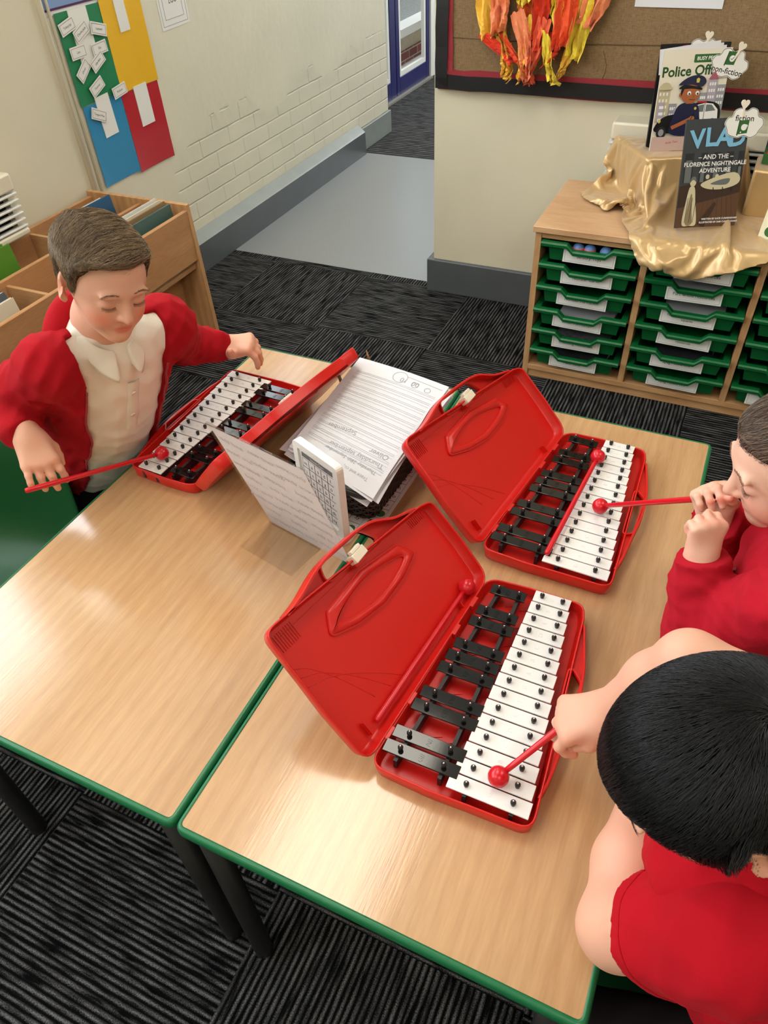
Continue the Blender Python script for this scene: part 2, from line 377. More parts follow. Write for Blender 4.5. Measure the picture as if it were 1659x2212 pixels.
# recess and the blue glazed outside door
XD = -2.25
slab('wall_left_return', (XD - .2, 4.75, 0), (XL - .25, 5.0, ZC), M['wall'])
b = MB(); b.box((XL - .25, 4.75, 0), (XL, 5.0, ZC), M['brick']); b.bm.free()
slab('wall_left_far', (XD - .09, 6.70, -.3), (XD, 8.0, ZC), M['white_paint'])
slab('wall_left_lintel', (XD - .2, 5.0, 2.2), (XD, 6.70, ZC), M['wall'])
slab('baseboard_left_end', (XD, 6.70, 0), (XD + .02, 8.0, .16), M['plinth'])
def door_leaf(name, y0, y1, gy0, gy1, gz0):
    b = MB(); x0, x1 = XD - .045, XD
    b.box((x0, y0, .015), (x1, gy0, 2.1), M['navy'], .004); b.box((x0, gy1, .015), (x1, y1, 2.1), M['navy'], .004)
    b.box((x0, gy0, .015), (x1, gy1, gz0), M['navy'], .004); b.box((x0, gy0, 2.0), (x1, gy1, 2.1), M['navy'], .004)
    d = struct(b.build(name))
    b = MB(); f = .035                                               # white glazing bead
    b.box((x0 + .012, gy0, gz0), (x1 - .006, gy0 + f, 2.0), M['white_paint']); b.box((x0 + .012, gy1 - f, gz0), (x1 - .006, gy1, 2.0), M['white_paint'])
    b.box((x0 + .012, gy0 + f, gz0), (x1 - .006, gy1 - f, gz0 + f), M['white_paint']); b.build('glazing_bead', d)
    b = MB(); b.box((x0 + .02, gy0 + f, gz0 + f), (x0 + .026, gy1 - f, 2.0), M['glass']); b.build('pane', d)
door_leaf('door_1', 5.02, 5.825, 5.13, 5.72, .14)
door_leaf('door_2', 5.835, 6.53, 5.90, 6.46, .14)
b = MB(); b.box((XD - .08, 6.535, 0), (XD + .012, 6.69, 2.2), M['white_paint'], .006); b.box((XD - .08, 5.0, 2.105), (XD + .012, 6.69, 2.2), M['white_paint'], .006)
b.box((XD - .06, 5.0, -.002), (XD + .03, 6.535, .014), mat('aluminium_threshold', srgb(190, 186, 176), .4, .6)); struct(b.build('trim_2'))
# what is seen through the glass: paving, brick planter wall, rendered wall
slab('ground_outside', (-6.0, 3.0, -.45), (XD - .2, 14.0, -.27), mat('concrete_paving', srgb(178, 176, 172), .8, noise=.1, nscale=6))
def bricks(name, c1, c2):
    m, nt, bs = _new(name); v = coords(nt); s = N(nt, 'ShaderNodeSeparateXYZ'); L(nt, v, s.inputs[0])
    cv = N(nt, 'ShaderNodeCombineXYZ'); L(nt, s.outputs[1], cv.inputs[0]); L(nt, s.outputs[2], cv.inputs[1])
    bt = N(nt, 'ShaderNodeTexBrick', Scale=1.); bt.inputs['Brick Width'].default_value = .23; bt.inputs['Row Height'].default_value = .08; bt.inputs['Mortar Size'].default_value = .006
    bt.inputs['Color1'].default_value = (*c1, 1); bt.inputs['Color2'].default_value = (*c2, 1); bt.inputs['Mortar'].default_value = (.45, .43, .4, 1)
    L(nt, cv.outputs[0], bt.inputs['Vector']); L(nt, bt.outputs['Color'], bs.inputs['Base Color']); bs.inputs['Roughness'].default_value = .85; return m
slab('wall_outside_brick', (-3.34, 3.2, -.27), (-3.2, 14.0, -.145), bricks('red_brick', srgb(150, 82, 70), srgb(120, 62, 56)))
slab('wall_outside_render', (-3.36, 3.2, -.145), (-3.21, 14.0, -.005), mat('buff_render', srgb(196, 184, 160), .9, noise=.1, nscale=30))
slab('trim_3', (-3.40, 3.2, -.005), (-3.16, 14.0, .07), M['white_paint'])
slab('wall_outside_panel', (-3.6, 3.2, .07), (-3.36, 14.0, 2.6), mat('pebble_dash', srgb(172, 180, 184), .9, noise=.35, nscale=120))

slab('sky_blocker_roof', (-4.4, 3.0, 2.60), (XD - .2, 7.9, 2.72), M['plinth'])  # added out of view to cut the sky light on the outside walls
slab('sky_blocker_near_end', (-4.4, 3.0, -.4), (XD - .2, 3.2, 2.6), bpy.data.materials['buff_render'])  # unseen blocker, closes the near end against sky light
slab('sky_blocker_far_end', (-4.4, 12.5, -.4), (XD - .2, 12.7, 2.0), bpy.data.materials['buff_render'])  # unseen blocker, its height limits the sky light from the far end
slab('wall_outside_house', (XD - .2, 8.0, -.4), (XD, 13.0, ZC), bpy.data.materials['buff_render'])
# ------------------------------------------------------------------ ceiling lights
M['diffuser'] = mat('light_diffuser', (.9, .9, .9), .6, emit=((1, .92, .78), 20.0))
for i, (x, y) in enumerate(((-.40, .90), (1.5, 1.35), (-.75, -1.6), (1.3, -1.6), (-1.2, 3.8), (-.6, 6.2))):
    e = empty('ceiling_light', (x, y, ZC), 'recessed white ceiling light panel above the classroom', 'light', 'ceiling light panels')
    b = MB(); b.prism(rect(-.31, -.61, .31, .61), -.03, 0, M['white_paint'], [rect(-.285, -.585, .285, .585)]); b.build('light_frame', e)
    b = MB(); b.box((-.283, -.583, -.022), (.283, .583, -.016), M['diffuser']); b.build('diffuser', e)

# ------------------------------------------------------------------ wall displays on the left wall
def on_left(y, z, rz=0, d=.001):
    """matrix on the brick wall: local X runs along +y, local Y up"""
    m = Matrix(((0, 0, 1, XL + d), (1, 0, 0, y), (0, 1, 0, z), (0, 0, 0, 1))); return m @ Matrix.Rotation(rz, 4, 'Z')
def lam(name, col): return mat(name, srgb(*col), .25, coat=.3, bmp=.12, bscale=14, bdist=.004)
sheets = [('green', (38, 132, 88), 2.118, 2.362, .875, 1.185, 'upper left'), ('yellow', (244, 190, 40), 2.362, 2.606, .868, 1.30, 'upper right'),
          ('blue', (50, 140, 190), 2.128, 2.355, .565, .872, 'lower left'), ('red', (190, 34, 44), 2.358, 2.602, .555, .866, 'lower right')]
pics = {'green': (2.238, 1.090, .10, .19, .0), 'yellow': (2.475, 1.150, .06, .16, .02), 'blue': (2.245, .815, .08, .15, .04), 'red': (2.482, .798, .085, .155, .02)}
for nm, c, y0, y1, z0, z1, wh in sheets:
    e = empty('display_sheet', (XL, (y0 + y1) / 2, (z0 + z1) / 2), 'laminated %s display sheet, %s of the four on the brick wall' % (nm, wh), 'display sheet', 'coloured display sheets')
    o = -Vector(e.location); w, h = (y1 - y0) / 2, (z1 - z0) / 2
    b = MB(); n = 8; V = []; F = []
    rr = random.Random(nm)
    for j in range(n + 1):
        for i in range(n + 1):
            u, v = i / n * 2 - 1, j / n * 2 - 1
            V.append((u * w, v * h, .003 + .006 * max(0, abs(u) - .6) * (1 - v) + .0012 * rr.random()))
    F = [(j * (n + 1) + i, j * (n + 1) + i + 1, (j + 1) * (n + 1) + i + 1, (j + 1) * (n + 1) + i) for j in range(n) for i in range(n)]
    b.raw(V, F, lam(nm + '_laminated_sheet', c), True, on_left((y0 + y1) / 2, (z0 + z1) / 2)); b.build('sheet', e, loc=o)
    py, pz, pw, ph, rz = pics[nm]
    b = MB(); b.box((-pw / 2, -ph / 2, .004), (pw / 2, ph / 2, .0065), M['card_white'], mtx=on_left(py, pz, rz)); b.build('picture_card', e, loc=o)
tags = [(2.180, 1.075, .22, 'Tobey-Jay', 'name card overhanging the left edge of the green sheet near its top'), (2.252, 1.050, .38, 'Charlie-Jade', 'tilted name card across the middle of the green sheet picture'),
        (2.335, 1.040, -.28, 'Layland', 'name card on the top right edge of the green sheet'), (2.213, .982, .02, 'Leo', 'level name card on the left half of the green sheet'),
        (2.318, .972, .06, 'Ella', 'level name card on the right half of the green sheet'), (2.282, .912, .42, 'Lily-Ann', 'tilted name card half under another on the green sheet'),
        (2.210, .918, .62, 'Oliver', 'steeply tilted name card at the left of the green sheet'), (2.262, .835 + .06, .38, 'Thomas', 'tilted name card alone near the green sheet bottom'),
        (2.372, .868, .12, 'Robson', 'name card bridging the corner where all four sheets meet'), (2.182, .805, -.42, 'Teegan-Mae', 'tilted name card on the blue sheet')]
pos_ = [(2.163, 1.139), (2.225, 1.112), (2.319, 1.105), (2.183, 1.052), (2.299, 1.045), (2.268, 1.004), (2.184, .990), (2.229, .924), (2.347, .884), (2.199, .829)]
tags = [(*q, *t[2:]) for q, t in zip(pos_, tags)]
for k, (y, z, rz, tx, lb) in enumerate(tags):
    mt = on_left(y, z, rz, .0105 + .0016 * (k % 3)); b = MB(); w, h = .042, .021
    b.box((-w, -h, 0), (w, h, .0012), M['card_white'], mtx=mt)
    q = mt @ Matrix.Translation((0, 0, .0016)); bw = .0011
    b.prism(rect(-w + .005, -h + .005, w - .005, h - .005), 0, .0002, mat('maroon_rule', srgb(120, 50, 60), .6) if k == 0 else bpy.data.materials['maroon_rule'], [rect(-w + .005 + bw, -h + .005 + bw, w - .005 - bw, h - .005 - bw)], mtx=q)
    b.text(tx, .0115, M['ink'], q)
    tag(b.build('name_card'), 'white laminated ' + lb, 'name card', 'name cards on the display')
b = MB(); mt = on_left(2.25, 1.36, .0)
b.prism(round_poly([(-.20, -.165), (.17, -.165), (.17, .12), (-.20, .12)], .02), .002, .004, mat('blue_poster', srgb(130, 160, 205), .35), mtx=mt)
b.prism(round_poly([(-.20, -.165), (.17, -.165), (.17, .12), (-.20, .12)], .02), .004, .005, mat('maroon_border', srgb(80, 30, 80), .35), [round_poly([(-.193, -.158), (.163, -.158), (.163, .113), (-.193, .113)], .018)], mtx=mt)
b.prism(round_poly([(-.214, -.179), (.184, -.179), (.184, .134), (-.214, .134)], .02), .0, .0018, M['card_white'], mtx=mt)
tag(b.build('poster'), 'pale blue poster with white edge, above the green sheet', 'poster')
b = MB(); mt = on_left(2.812, 1.155, .02, -.0018); w, h = .10, .128
b.box((-w, -h, .002), (w, h, .0035), M['card_white'], mtx=mt); q = mt @ Matrix.Translation((0, 0, .004))
for a in (.012, .034):
    b.prism(rect(-w + a, -h + a, w - a, h - a), 0, .0003, M['ink'], [rect(-w + a + .001, -h + a + .001, w - a - .001, h - a - .001)], mtx=q)
b.text('LGO', .03, M['ink'], q @ Matrix.Translation((.005, -.03, 0)), shear=.3)
tag(b.build('notice'), 'white laminated notice with boxed frame, right of the yellow sheet', 'notice')

# ------------------------------------------------------------------ convector heaters
def heater(name, w, h, d, label, mtx, z0):
    e = empty(name, (0, 0, 0), label, 'heater', 'convector heaters'); e.matrix_world = mtx
    b = MB(); g = .13
    b.box((0, 0, 0), (w, d, h - g - .06), M['heater'], .008); b.box((0, 0, h - .06), (w, d, h), M['heater'], .008)
    b.box((0, .02, h - g - .08), (.03, d, h - .03), M['heater']); b.box((w - .03, .02, h - g - .08), (w, d, h - .03), M['heater']); b.build('casing', e)
    b = MB(); b.box((.02, d * .5, h - g - .07), (w - .02, d * .5 + .01, h - .05), M['shade_black']); b.build('shade_board', e)  # near-black board painted as the shade behind the grille
    b = MB()
    for i in range(6):
        z = h - g - .056 + i * .0225
        b.box((.0, .0, z), (w, .02, z + .0075), M['white_paint'], .002)
        b.box((-.004, .0, z), (.0, d * .9, z + .0075), M['white_paint'])
    b.build('grille', e); return e
heater('convector_heater', 1.5, .23, .10, 'cream convector heater on the wall behind the tray cabinet', Matrix.Translation((.02, YB - .1, .585)), 0)
heater('convector_heater', 1.3, .215, .10, 'cream convector heater on the left wall behind the bookcase', Matrix.Translation((-1.838, .30, .592)) @ Matrix.Rotation(PI / 2, 4, 'Z'), 0)
# convector sits against the wall: local +y points to the wall

# ------------------------------------------------------------------ pin board with burlap, black and red border
def burlap():
    m, nt, b = _new('brown_burlap'); v = coords(nt)
    a = N(nt, 'ShaderNodeTexNoise', Scale=1., Detail=3.); va = coords(nt, (60, 1, 700)); L(nt, va, a.inputs['Vector'])
    c = N(nt, 'ShaderNodeTexNoise', Scale=1., Detail=3.); vc = coords(nt, (700, 1, 60)); L(nt, vc, c.inputs['Vector'])
    f = math_(nt, 'MULTIPLY', math_(nt, 'ADD', a.outputs['Fac'], c.outputs['Fac']), .5)
    L(nt, ramp(nt, f, [(.34, srgb(118, 94, 66)), (.66, srgb(158, 132, 98))]), b.inputs['Base Color']); b.inputs['Roughness'].default_value = .9
    b.inputs['Specular IOR Level'].default_value = .1; bump(nt, b, f, .4, .002); return m
M['burlap'] = burlap(); M['border_black'] = mat('black_border_card', (.006, .006, .007), .5, bmp=.2, bscale=12, bdist=.004)
M['border_red'] = mat('dark_red_border_card', srgb(150, 36, 48), .6)
e = empty('pin_board', (.5, YB, 1.4), 'burlap pin board with black and red border above the tray cabinet', 'notice board'); o = -Vector(e.location)
bx0, bx1, bz0, bz1 = -.635, 2.5, .925, 2.2
b = MB(); b.box((bx0, YB - .02, bz0), (bx1, YB - .002, bz1), M['burlap']); b.build('backing', e, loc=o)
b = MB()
for pts in (((bx0, 1.04), (-.2, 1.035), (.2, 1.045), (.9, 1.03), (2.4, 1.03)),):
    b.tube([(x, YB - .0205, z) for x, z in pts], .0022, mat('burlap_seam', srgb(105, 82, 56), .9), 6)
b.tube([(-.055 + .01 * math.sin(i), YB - .0203, .93 + i * .022) for i in range(5)], .0012, bpy.data.materials['burlap_seam'], 5); b.build('fabric_seam', e, loc=o)
def wavy_strip(pts, w, m, y, nm, seed, amp=.004):
    rr = random.Random(seed); b = MB(); P = smooth_poly(pts, 10, False); V = []; F = []
    for i, p in enumerate(P):
        a = Vector(P[max(0, i - 1)]); c = Vector(P[min(len(P) - 1, i + 1)]); t = (c - a).normalized(); n = Vector((-t.y, t.x))
        q = Vector(p); k = rr.uniform(-amp, amp); dy = rr.uniform(0, .004)
        for s in (-1, 1): V.append((q.x + n.x * (w / 2 * s + k), y - dy, q.y + n.y * (w / 2 * s + k)))
    F = [(2 * i, 2 * i + 1, 2 * i + 3, 2 * i + 2) for i in range(len(P) - 1)]
    b.raw(V, F, m, False); ob = b.build(nm, e, loc=o); md = ob.modifiers.new('s', 'SOLIDIFY'); md.thickness = .0012; return ob
wavy_strip([(-.645, 2.2), (-.643, 1.5), (-.645, .93)], .026, M['border_red'], YB - .024, 'red_border', 1)
wavy_strip([(-.65, .922), (.4, .920), (2.5, .92)], .024, M['border_red'], YB - .024, 'red_border', 2)
wavy_strip([(-.70, 2.2), (-.702, 1.5), (-.70, .87)], .012, M['border_red'], YB - .004, 'red_border', 3, .003)
wavy_strip([(-.70, .866), (.4, .862), (2.5, .86)], .012, M['border_red'], YB - .004, 'red_border', 4, .003)
wavy_strip([(-.675, 2.2), (-.673, 1.5), (-.675, .868)], .05, M['border_black'], YB - .028, 'black_border', 5, .002)
wavy_strip([(-.70, .892), (.4, .890), (2.5, .888)], .05, M['border_black'], YB - .028, 'black_border', 6, .002)
b = MB(); b.box((.02, YB - .024, 1.152), (.30, YB - .0215, 1.45), M['paper']); tag(b.build('paper_sheet'), 'white sheet of paper pinned on the burlap board', 'paper sheet')
# crumpled tissue paper flames
e = empty('tissue_flames', (-.28, YB - .03, 1.2), 'crumpled orange, red and yellow tissue paper flames on the burlap', 'paper decoration'); o = -Vector(e.location)
cols = [(238, 110, 50), (226, 62, 34), (240, 190, 70), (236, 140, 96), (232, 84, 40), (238, 214, 70), (232, 104, 70)]
tm = [mat('tissue_paper', srgb(*c), .7, spec=.15, trans=0) for c in cols]
for m in tm:
    m.node_tree.nodes['Principled BSDF'].inputs['Sheen Weight'].default_value = .2
def strip(x0, z0, x1, z1, w0, w1, d, m, seed):
    rr = random.Random(seed); b = MB(); n = 22; k = 9; V = []
    g_ = np.random.default_rng(seed).normal(0, 1, (n + 3, k + 3)); g_ = (g_[:-2, :-2] + g_[1:-1, 1:-1] + g_[2:, 2:] + g_[1:-1, :-2]) / 2; ph = [rr.uniform(0, 6) for _ in range(6)]
    for i in range(n + 1):
        t = i / n; cx = x0 + (x1 - x0) * t + .010 * math.sin(3.5 * t + ph[0]) * t; cz = z0 + (z1 - z0) * t; w = w0 + (w1 - w0) * t ** 1.4
        tw = (.9 * math.sin(3 * t + ph[2])) * t; cr = t * t * min(1, .05 / max(w, .02)) + .12
        for j in range(k + 1):
            s = j / k * 2 - 1; fold = .020 * cr * math.sin(6 * s + 7 * t + ph[3]) + .012 * cr * math.sin(12 * s - 8 * t + ph[4]) + .0022 * cr * g_[i, j] * 2
            V.append((cx + s * w / 2 * math.cos(tw) + .004 * cr * g_[i, k - j], YB - .022 - d - .016 - fold - .014 * t - abs(s * w / 2 * math.sin(tw)) * .3, cz + .012 * s * math.sin(ph[5]) + .004 * math.sin(7 * s + ph[1])))
    F = [(i * (k + 1) + j, i * (k + 1) + j + 1, (i + 1) * (k + 1) + j + 1, (i + 1) * (k + 1) + j) for i in range(n) for j in range(k)]
    b.raw(V, F, m, False); ob = b.build('tissue_strip', e, loc=o); md = ob.modifiers.new('s', 'SOLIDIFY'); md.thickness = .0008
F_ = [(-.52, 1.36, -.47, 1.05, .10, .10, .004, 2), (-.50, 1.32, -.40, .98, .07, .05, .014, 2), (-.45, 1.34, -.43, 1.07, .07, .065, .030, 3), (-.50, 1.06, -.37, .98, .05, .06, .026, 1), (-.42, 1.05, -.40, .925, .06, .035, .020, 2),
      (-.44, 1.08, -.30, .925, .05, .03, .034, 4), (-.36, 1.34, -.34, 1.05, .10, .05, .010, 0), (-.34, 1.12, -.33, .925, .045, .03, .040, 2), (-.37, 1.14, -.30, .93, .05, .035, .046, 3), (-.27, 1.12, -.31, .92, .05, .03, .038, 6),
      (-.29, 1.34, -.30, 1.02, .07, .06, .016, 1), (-.24, 1.36, -.24, 1.10, .06, .05, .012, 5), (-.26, 1.08, -.215, .93, .035, .05, .050, 5), (-.24, 1.08, -.235, .99, .05, .045, .028, 1),
      (-.20, 1.38, -.19, 1.035, .085, .075, .036, 4), (-.13, 1.34, -.165, 1.0, .08, .06, .020, 5), (-.05, 1.36, -.14, 1.10, .12, .07, .012, 3), (-.17, 1.03, -.20, .93, .05, .03, .014, 2), (-.38, 1.36, -.35, 1.16, .05, .05, .042, 5)]
for i, f in enumerate(F_): strip(*f[:7], tm[f[7]], 100 + i)
# ------------------------------------------------------------------ tray cabinet
CX0, CX1, CY, CZ = -.105, 1.018, 2.225, .605; CB = 2.692
e = empty('tray_cabinet', (CX0, CY, 0), 'beech tray storage cabinet with three columns of green trays', 'cabinet'); o = -Vector(e.location)
b = MB(); b.box((CX0 - .008, CY - .012, CZ - .021), (CX1 + .008, CB, CZ), M['beech_red'], .002); b.build('top', e, loc=o)
PT = .022; cols = [CX0, .265, .629, CX1 - PT]
for i, x in enumerate(cols):
    b = MB(); b.box((x, CY, .055 if 0 < i < 3 else .0), (x + PT, CB - .01, CZ - .021), M['beech_v'], .001); b.build('side_panel' if i in (0, 3) else 'divider', e, loc=o)
b = MB(); b.box((CX0 + PT, CB - .02, .05), (CX1 - PT, CB - .008, CZ - .021), M['beech']); b.build('back_panel', e, loc=o)
b = MB(); b.box((CX0 + PT, CY, .034), (CX1 - PT, CB - .02, .055), M['beech'], .001); b.build('bottom_shelf', e, loc=o)
b = MB(); b.box((CX0 + PT, CY + .008, 0), (CX1 - PT, CY + .028, .034), M['beech']); b.build('plinth', e, loc=o)
b = MB(); b.box((CX0 + PT, CY + .003, CZ - .043), (CX1 - PT, CY + .02, CZ - .021), M['beech'], .001); b.build('top_rail', e, loc=o)
RZ = [.556, .480, .396, .311, .223, .136]                            # rim heights of the six rows
bays = [(CX0 + PT, cols[1]), (cols[1] + PT, cols[2]), (cols[2] + PT, cols[3])]
for x0, x1 in bays:
    for z in RZ:
        for xa, xb in ((x0, x0 + .012), (x1 - .012, x1)):
            b = MB(); b.box((xa, CY + .02, z - .026), (xb, CB - .03, z - .012), M['beech_y']); b.build('tray_runner', e, loc=o)
texts = [['Sensory Toys', 'Number Cards', 'Number Formation', 'Letter Formation', 'Counting Resources', 'Place value'],
         ['Maths Resources', 'Part whole resources', 'Number lines and hundred\nsquares', 'Common exception\nresources', 'Spag resources', 'Spag resources'],
         ['Phonics', 'Word mats', 'Reading', 'Handwriting', 'Coloured pencils', 'Colouring']]
W = .337
def make_tray():
    """green plastic tray: front at y = 0, rim top at z = 0, centred on x"""
    e = empty('tray', (0, 0, 0), 'x', 'tray', 'green trays in the cabinet'); w = W / 2; D = .40; H = .068; tk = .003
    b = MB()
    # rim outline seen from the front: dips in the middle
    dip = .021
    def zf(x):
        a = abs(x); return 0 if a > .078 else (-dip if a < .056 else -dip * (.078 - a) / .022)
    xs = sorted(set([-w, w] + [s * v for s in (-1, 1) for v in (.15, .12, .0785, .072, .066, .06, .0555, .03)] + [0]))
    # body (tapered box, open top)
    bw = w - .022
    ring = lambda z, k: [(x * k, 0 + .016 + (1 - k) * .1, z) for x in (-bw, bw)]
    def wall(p): b.raw(*p)
    V = []; F = []
    for x in xs:                                                     # front wall
        X = max(-bw, min(bw, x)); V += [(X, .012, zf(x) - .004), (X * .94, .022, -H)]
    n = len(xs); F = [(2 * i, 2 * i + 1, 2 * i + 3, 2 * i + 2) for i in range(n - 1)]
    b.raw(V, F, M['tray_green'])
    top = [(-bw, .012, -.004), (-bw, D, -.004), (bw, D, -.004), (bw, .012, -.004)]; bot = [(-bw * .94, .022, -H), (-bw * .94, D - .01, -H), (bw * .94, D - .01, -H), (bw * .94, .022, -H)]
    b.raw(top + bot, [(0, 1, 5, 4), (1, 2, 6, 5), (2, 3, 7, 6), (4, 5, 6, 7)], M['tray_green'])
    ob = b.build('tub', e, norm=False); md = ob.modifiers.new('s', 'SOLIDIFY'); md.thickness = .0025; md.offset = 0
    # front rim: rolled lip following the dip
    b = MB(); rings = []
    prof = [(.014, -.013), (-.004, -.016), (-.010, -.012), (-.011, -.003), (-.006, .0015), (.014, .001)]
    for x in xs: rings.append([(x, y, zf(x) + z) for y, z in prof])
    b.loft(rings, M['tray_green'], smooth=False)
    for s in (-1, 1):
        b.box((min(s * w, s * (w - .022)), .010, -.006), (max(s * w, s * (w - .022)), D, 0), M['tray_green'], .001)
    b.box((-w, D - .004, -.006), (w, D + .008, 0), M['tray_green'], .001)
    b.build('rim', e); return e
TR0 = make_tray(); first = True
rows = ['top', 'second', 'third', 'fourth', 'fifth', 'bottom']; colsn = ['left', 'middle', 'right-hand']
TR_pos = {}
for c, (x0, x1) in enumerate(bays):
    for r, z in enumerate(RZ):
        t = TR0 if first else copy_tree(TR0.original_copy if False else TR0)
        if not first:
            for ch in list(t.children):
                if ch.name.startswith('label'):
                    me = ch.data; bpy.data.objects.remove(ch)
        first = False
        pull = [[0, .004, .002, .012, .004, .0], [.004, .002, .006, .004, .01, .0], [.0, .004, .0, .006, .002, .004]][c][r]
        t.location = ((x0 + x1) / 2, CY - .012 - pull, z + .001); TR_pos[c, r] = t
        tx = texts[c][r]
        t['label'] = 'green tray in %s column, %s row%s' % (colsn[c], rows[r], ', labelled %s' % tx.replace('\n', ' ') if c < 2 and r < 5 and len(tx) < 24 else '')
for (c, r), t in TR_pos.items():
    b = MB(); dx = [[-.0, .002, -.003, -.006, .0, -.002], [.01, -.003, -.004, .002, -.002, .0], [.01, .02, .05, .01, .04, -.02]][c][r]
    mt = Matrix.Translation((dx, .0075, -.043)) @ Matrix.Rotation(R([1, -2, 1, 2, -1, 1][r] * .5), 4, 'Y') @ Matrix.Rotation(PI / 2 - .09, 4, 'X')
    b.box((-.09, -.022, 0), (.09, .022, .001), M['card_white'], .0, mt); q = mt @ Matrix.Translation((0, 0, .0013))
    b.prism(rect(-.084, -.0175, .084, .0175), 0, .0001, M['ink'], [rect(-.0834, -.0169, .0834, .0169)], mtx=q)
    tx = texts[c][r]; b.text(tx, .0155 if '\n' not in tx else .0125, M['ink'], q @ Matrix.Translation((0, 0.001, .0002)), line=.9)
    b.build('label_card', t)
# bits seen in the trays
for i, (dx, cc) in enumerate(((-.075, 0), (-.035, 1), (.02, 0))):
    b = MB(); c1, c2 = mat('blue_rubber', srgb(92, 128, 186), .5) if i == 0 else bpy.data.materials['blue_rubber'], mat('coral_rubber', srgb(226, 96, 96), .5) if i == 0 else bpy.data.materials['coral_rubber']
    rr = .021; b.lathe([(.0005, -rr)] + [(rr * math.cos(a), rr * math.sin(a)) for a in np.linspace(-1.4, 1.4, 15)] + [(.0005, rr)], c1, 20, Matrix.Rotation(.5 * i, 4, 'Y') @ Matrix.Rotation(.8, 4, 'X'))
    for f in b.bm.faces:
        q = f.calc_center_median()
        if q.y < .004 and q.z < .008 and i < 2: f.material_index = b.mi(c2)
    tag(b.build('sensory_ball', loc=(TR_pos[0, 0].location.x + dx + .03, CY + .022, .5555 - .066 + rr + .021)), ['blue and coral ball, first of three in the top left tray', 'blue and coral ball, middle of three in the top left tray', 'plain blue ball, last of three in the top left tray'][i], 'ball', 'balls in the top tray')
rr = random.Random(3)
for (c, r), t in TR_pos.items():
    if c == 2 or r == 0: continue
    kind = {(0, 3): 'w', (0, 4): 'm', (0, 5): 'g', (1, 2): 'w', (1, 1): 'w', (1, 4): 'g'}.get((c, r))
    if not kind: continue
    mm = {'w': M['paper'], 'm': mat('grey_counters', srgb(120, 120, 124), .5, noise=.4, nscale=80), 'g': mat('dark_folder', srgb(66, 66, 70), .5, noise=.3, nscale=30)}[kind]
    for k in range(3):
        b = MB(); a = rr.uniform(-.12, .12)
        b.box((-.10, -.07, 0), (.10, .14, .003), mm if k == 2 else M['paper'], mtx=Matrix.Rotation(a, 4, 'Z'))
        ob = b.build('paper_wad'); ob.location = (t.location.x + .01, CY + .10, t.location.z - .066 + .006 + k * .004)
        tag(ob, 'sheets of paper lying in the tray in %s column, %s row' % (colsn[c], rows[r]), 'papers', 'papers in the trays in %s column, %s row' % (colsn[c], rows[r]))

# ------------------------------------------------------------------ browser bookcase on the left
e = empty('bookcase', (-1.43, .5, 0), 'beech book browser with sloped compartments, behind the boy on the left', 'bookcase'); o = -Vector(e.location)
BY0, BY1 = .40, 2.0
def part(name, lo, hi, m, bev=.0015): b = MB(); b.box(lo, hi, m, bev); return b.build(name, e, loc=o)
for y in (BY0 - .02, BY1):
    b = MB(); b.prism([(-1.93, 0), (-1.415, 0), (-1.43, .597), (-1.93, .597)], 0, .02, M['beech_v'], mtx=Matrix(((1, 0, 0, 0), (0, 0, 1, y), (0, 1, 0, 0), (0, 0, 0, 1)))); b.build('end_panel', e, loc=o)
part('front_board', (-1.448, BY0, .379), (-1.43, BY1, .577), M['beech_y'])
part('middle_board', (-1.672, BY0, .34), (-1.655, BY1, .579), M['beech_y'])
part('back_board', (-1.925, BY0, .10), (-1.907, BY1, .579), M['beech_y'])
part('shelf_floor', (-1.907, BY0, .34), (-1.448, BY1, .357), M['beech_y'])
part('lower_panel', (-1.56, BY0, .03), (-1.545, BY1, .34), M['beech_y'])
part('base_board', (-1.90, BY0, .0), (-1.50, BY1, .03), M['beech_y'])
for y in (.85, 1.64): part('divider', (-1.907, y, .357), (-1.672, y + .014, .562), M['beech'])
for y in (.80, 1.275): part('divider', (-1.655, y, .357), (-1.448, y + .014, .562), M['beech'])
def book(name, w, h, t, cover, label, mtx, cat='book', pages=None, group=None, spine=True):
    """closed book: X across cover, Y up, Z thickness, front cover at +Z; origin at bottom middle"""
    e = empty(name, (0, 0, 0), label, cat, group); e.matrix_world = mtx
    b = MB(); c = .0012
    b.box((-w / 2, 0, t - c), (w / 2, h, t), cover, .0004); b.box((-w / 2, 0, 0), (w / 2, h, c), cover, .0004); b.box((-w / 2, 0, 0), (-w / 2 + c, h, t), cover, .0004); b.build('cover', e)
    b = MB(); b.box((-w / 2 + c, .002, c), (w / 2 - .002, h - .002, t - c), pages or M['paper']); b.build('pages', e); return e
def lean(x, y, z, tilt, w, yaw=0):
    """book standing in a bookcase slot: cover plane runs along y, leaning back by tilt"""
    return Matrix.Translation((x, y, z)) @ Matrix.Rotation(yaw, 4, 'Z') @ Matrix(((0, 0, 1, 0), (1, 0, 0, 0), (0, 1, 0, 0), (0, 0, 0, 1))) @ Matrix.Rotation(-tilt, 4, 'X')
cv = lambda n, c, r=.35: mat(n, srgb(*c), r)
grn = cv('green_cover', (86, 140, 44)); blu = cv('blue_cover', (40, 92, 130)); gold = cv('gold_foil', (196, 162, 40), .25); crm = cv('cream_cover', (222, 212, 188)); brn = cv('brown_cover', (150, 122, 84)); tealc = cv('teal_cover', (74, 104, 100)); gry = cv('grey_cover', (92, 104, 112)); dk = cv('dark_cover', (44, 34, 30)); wht = cv('white_cover', (226, 226, 220))
Z0 = .359
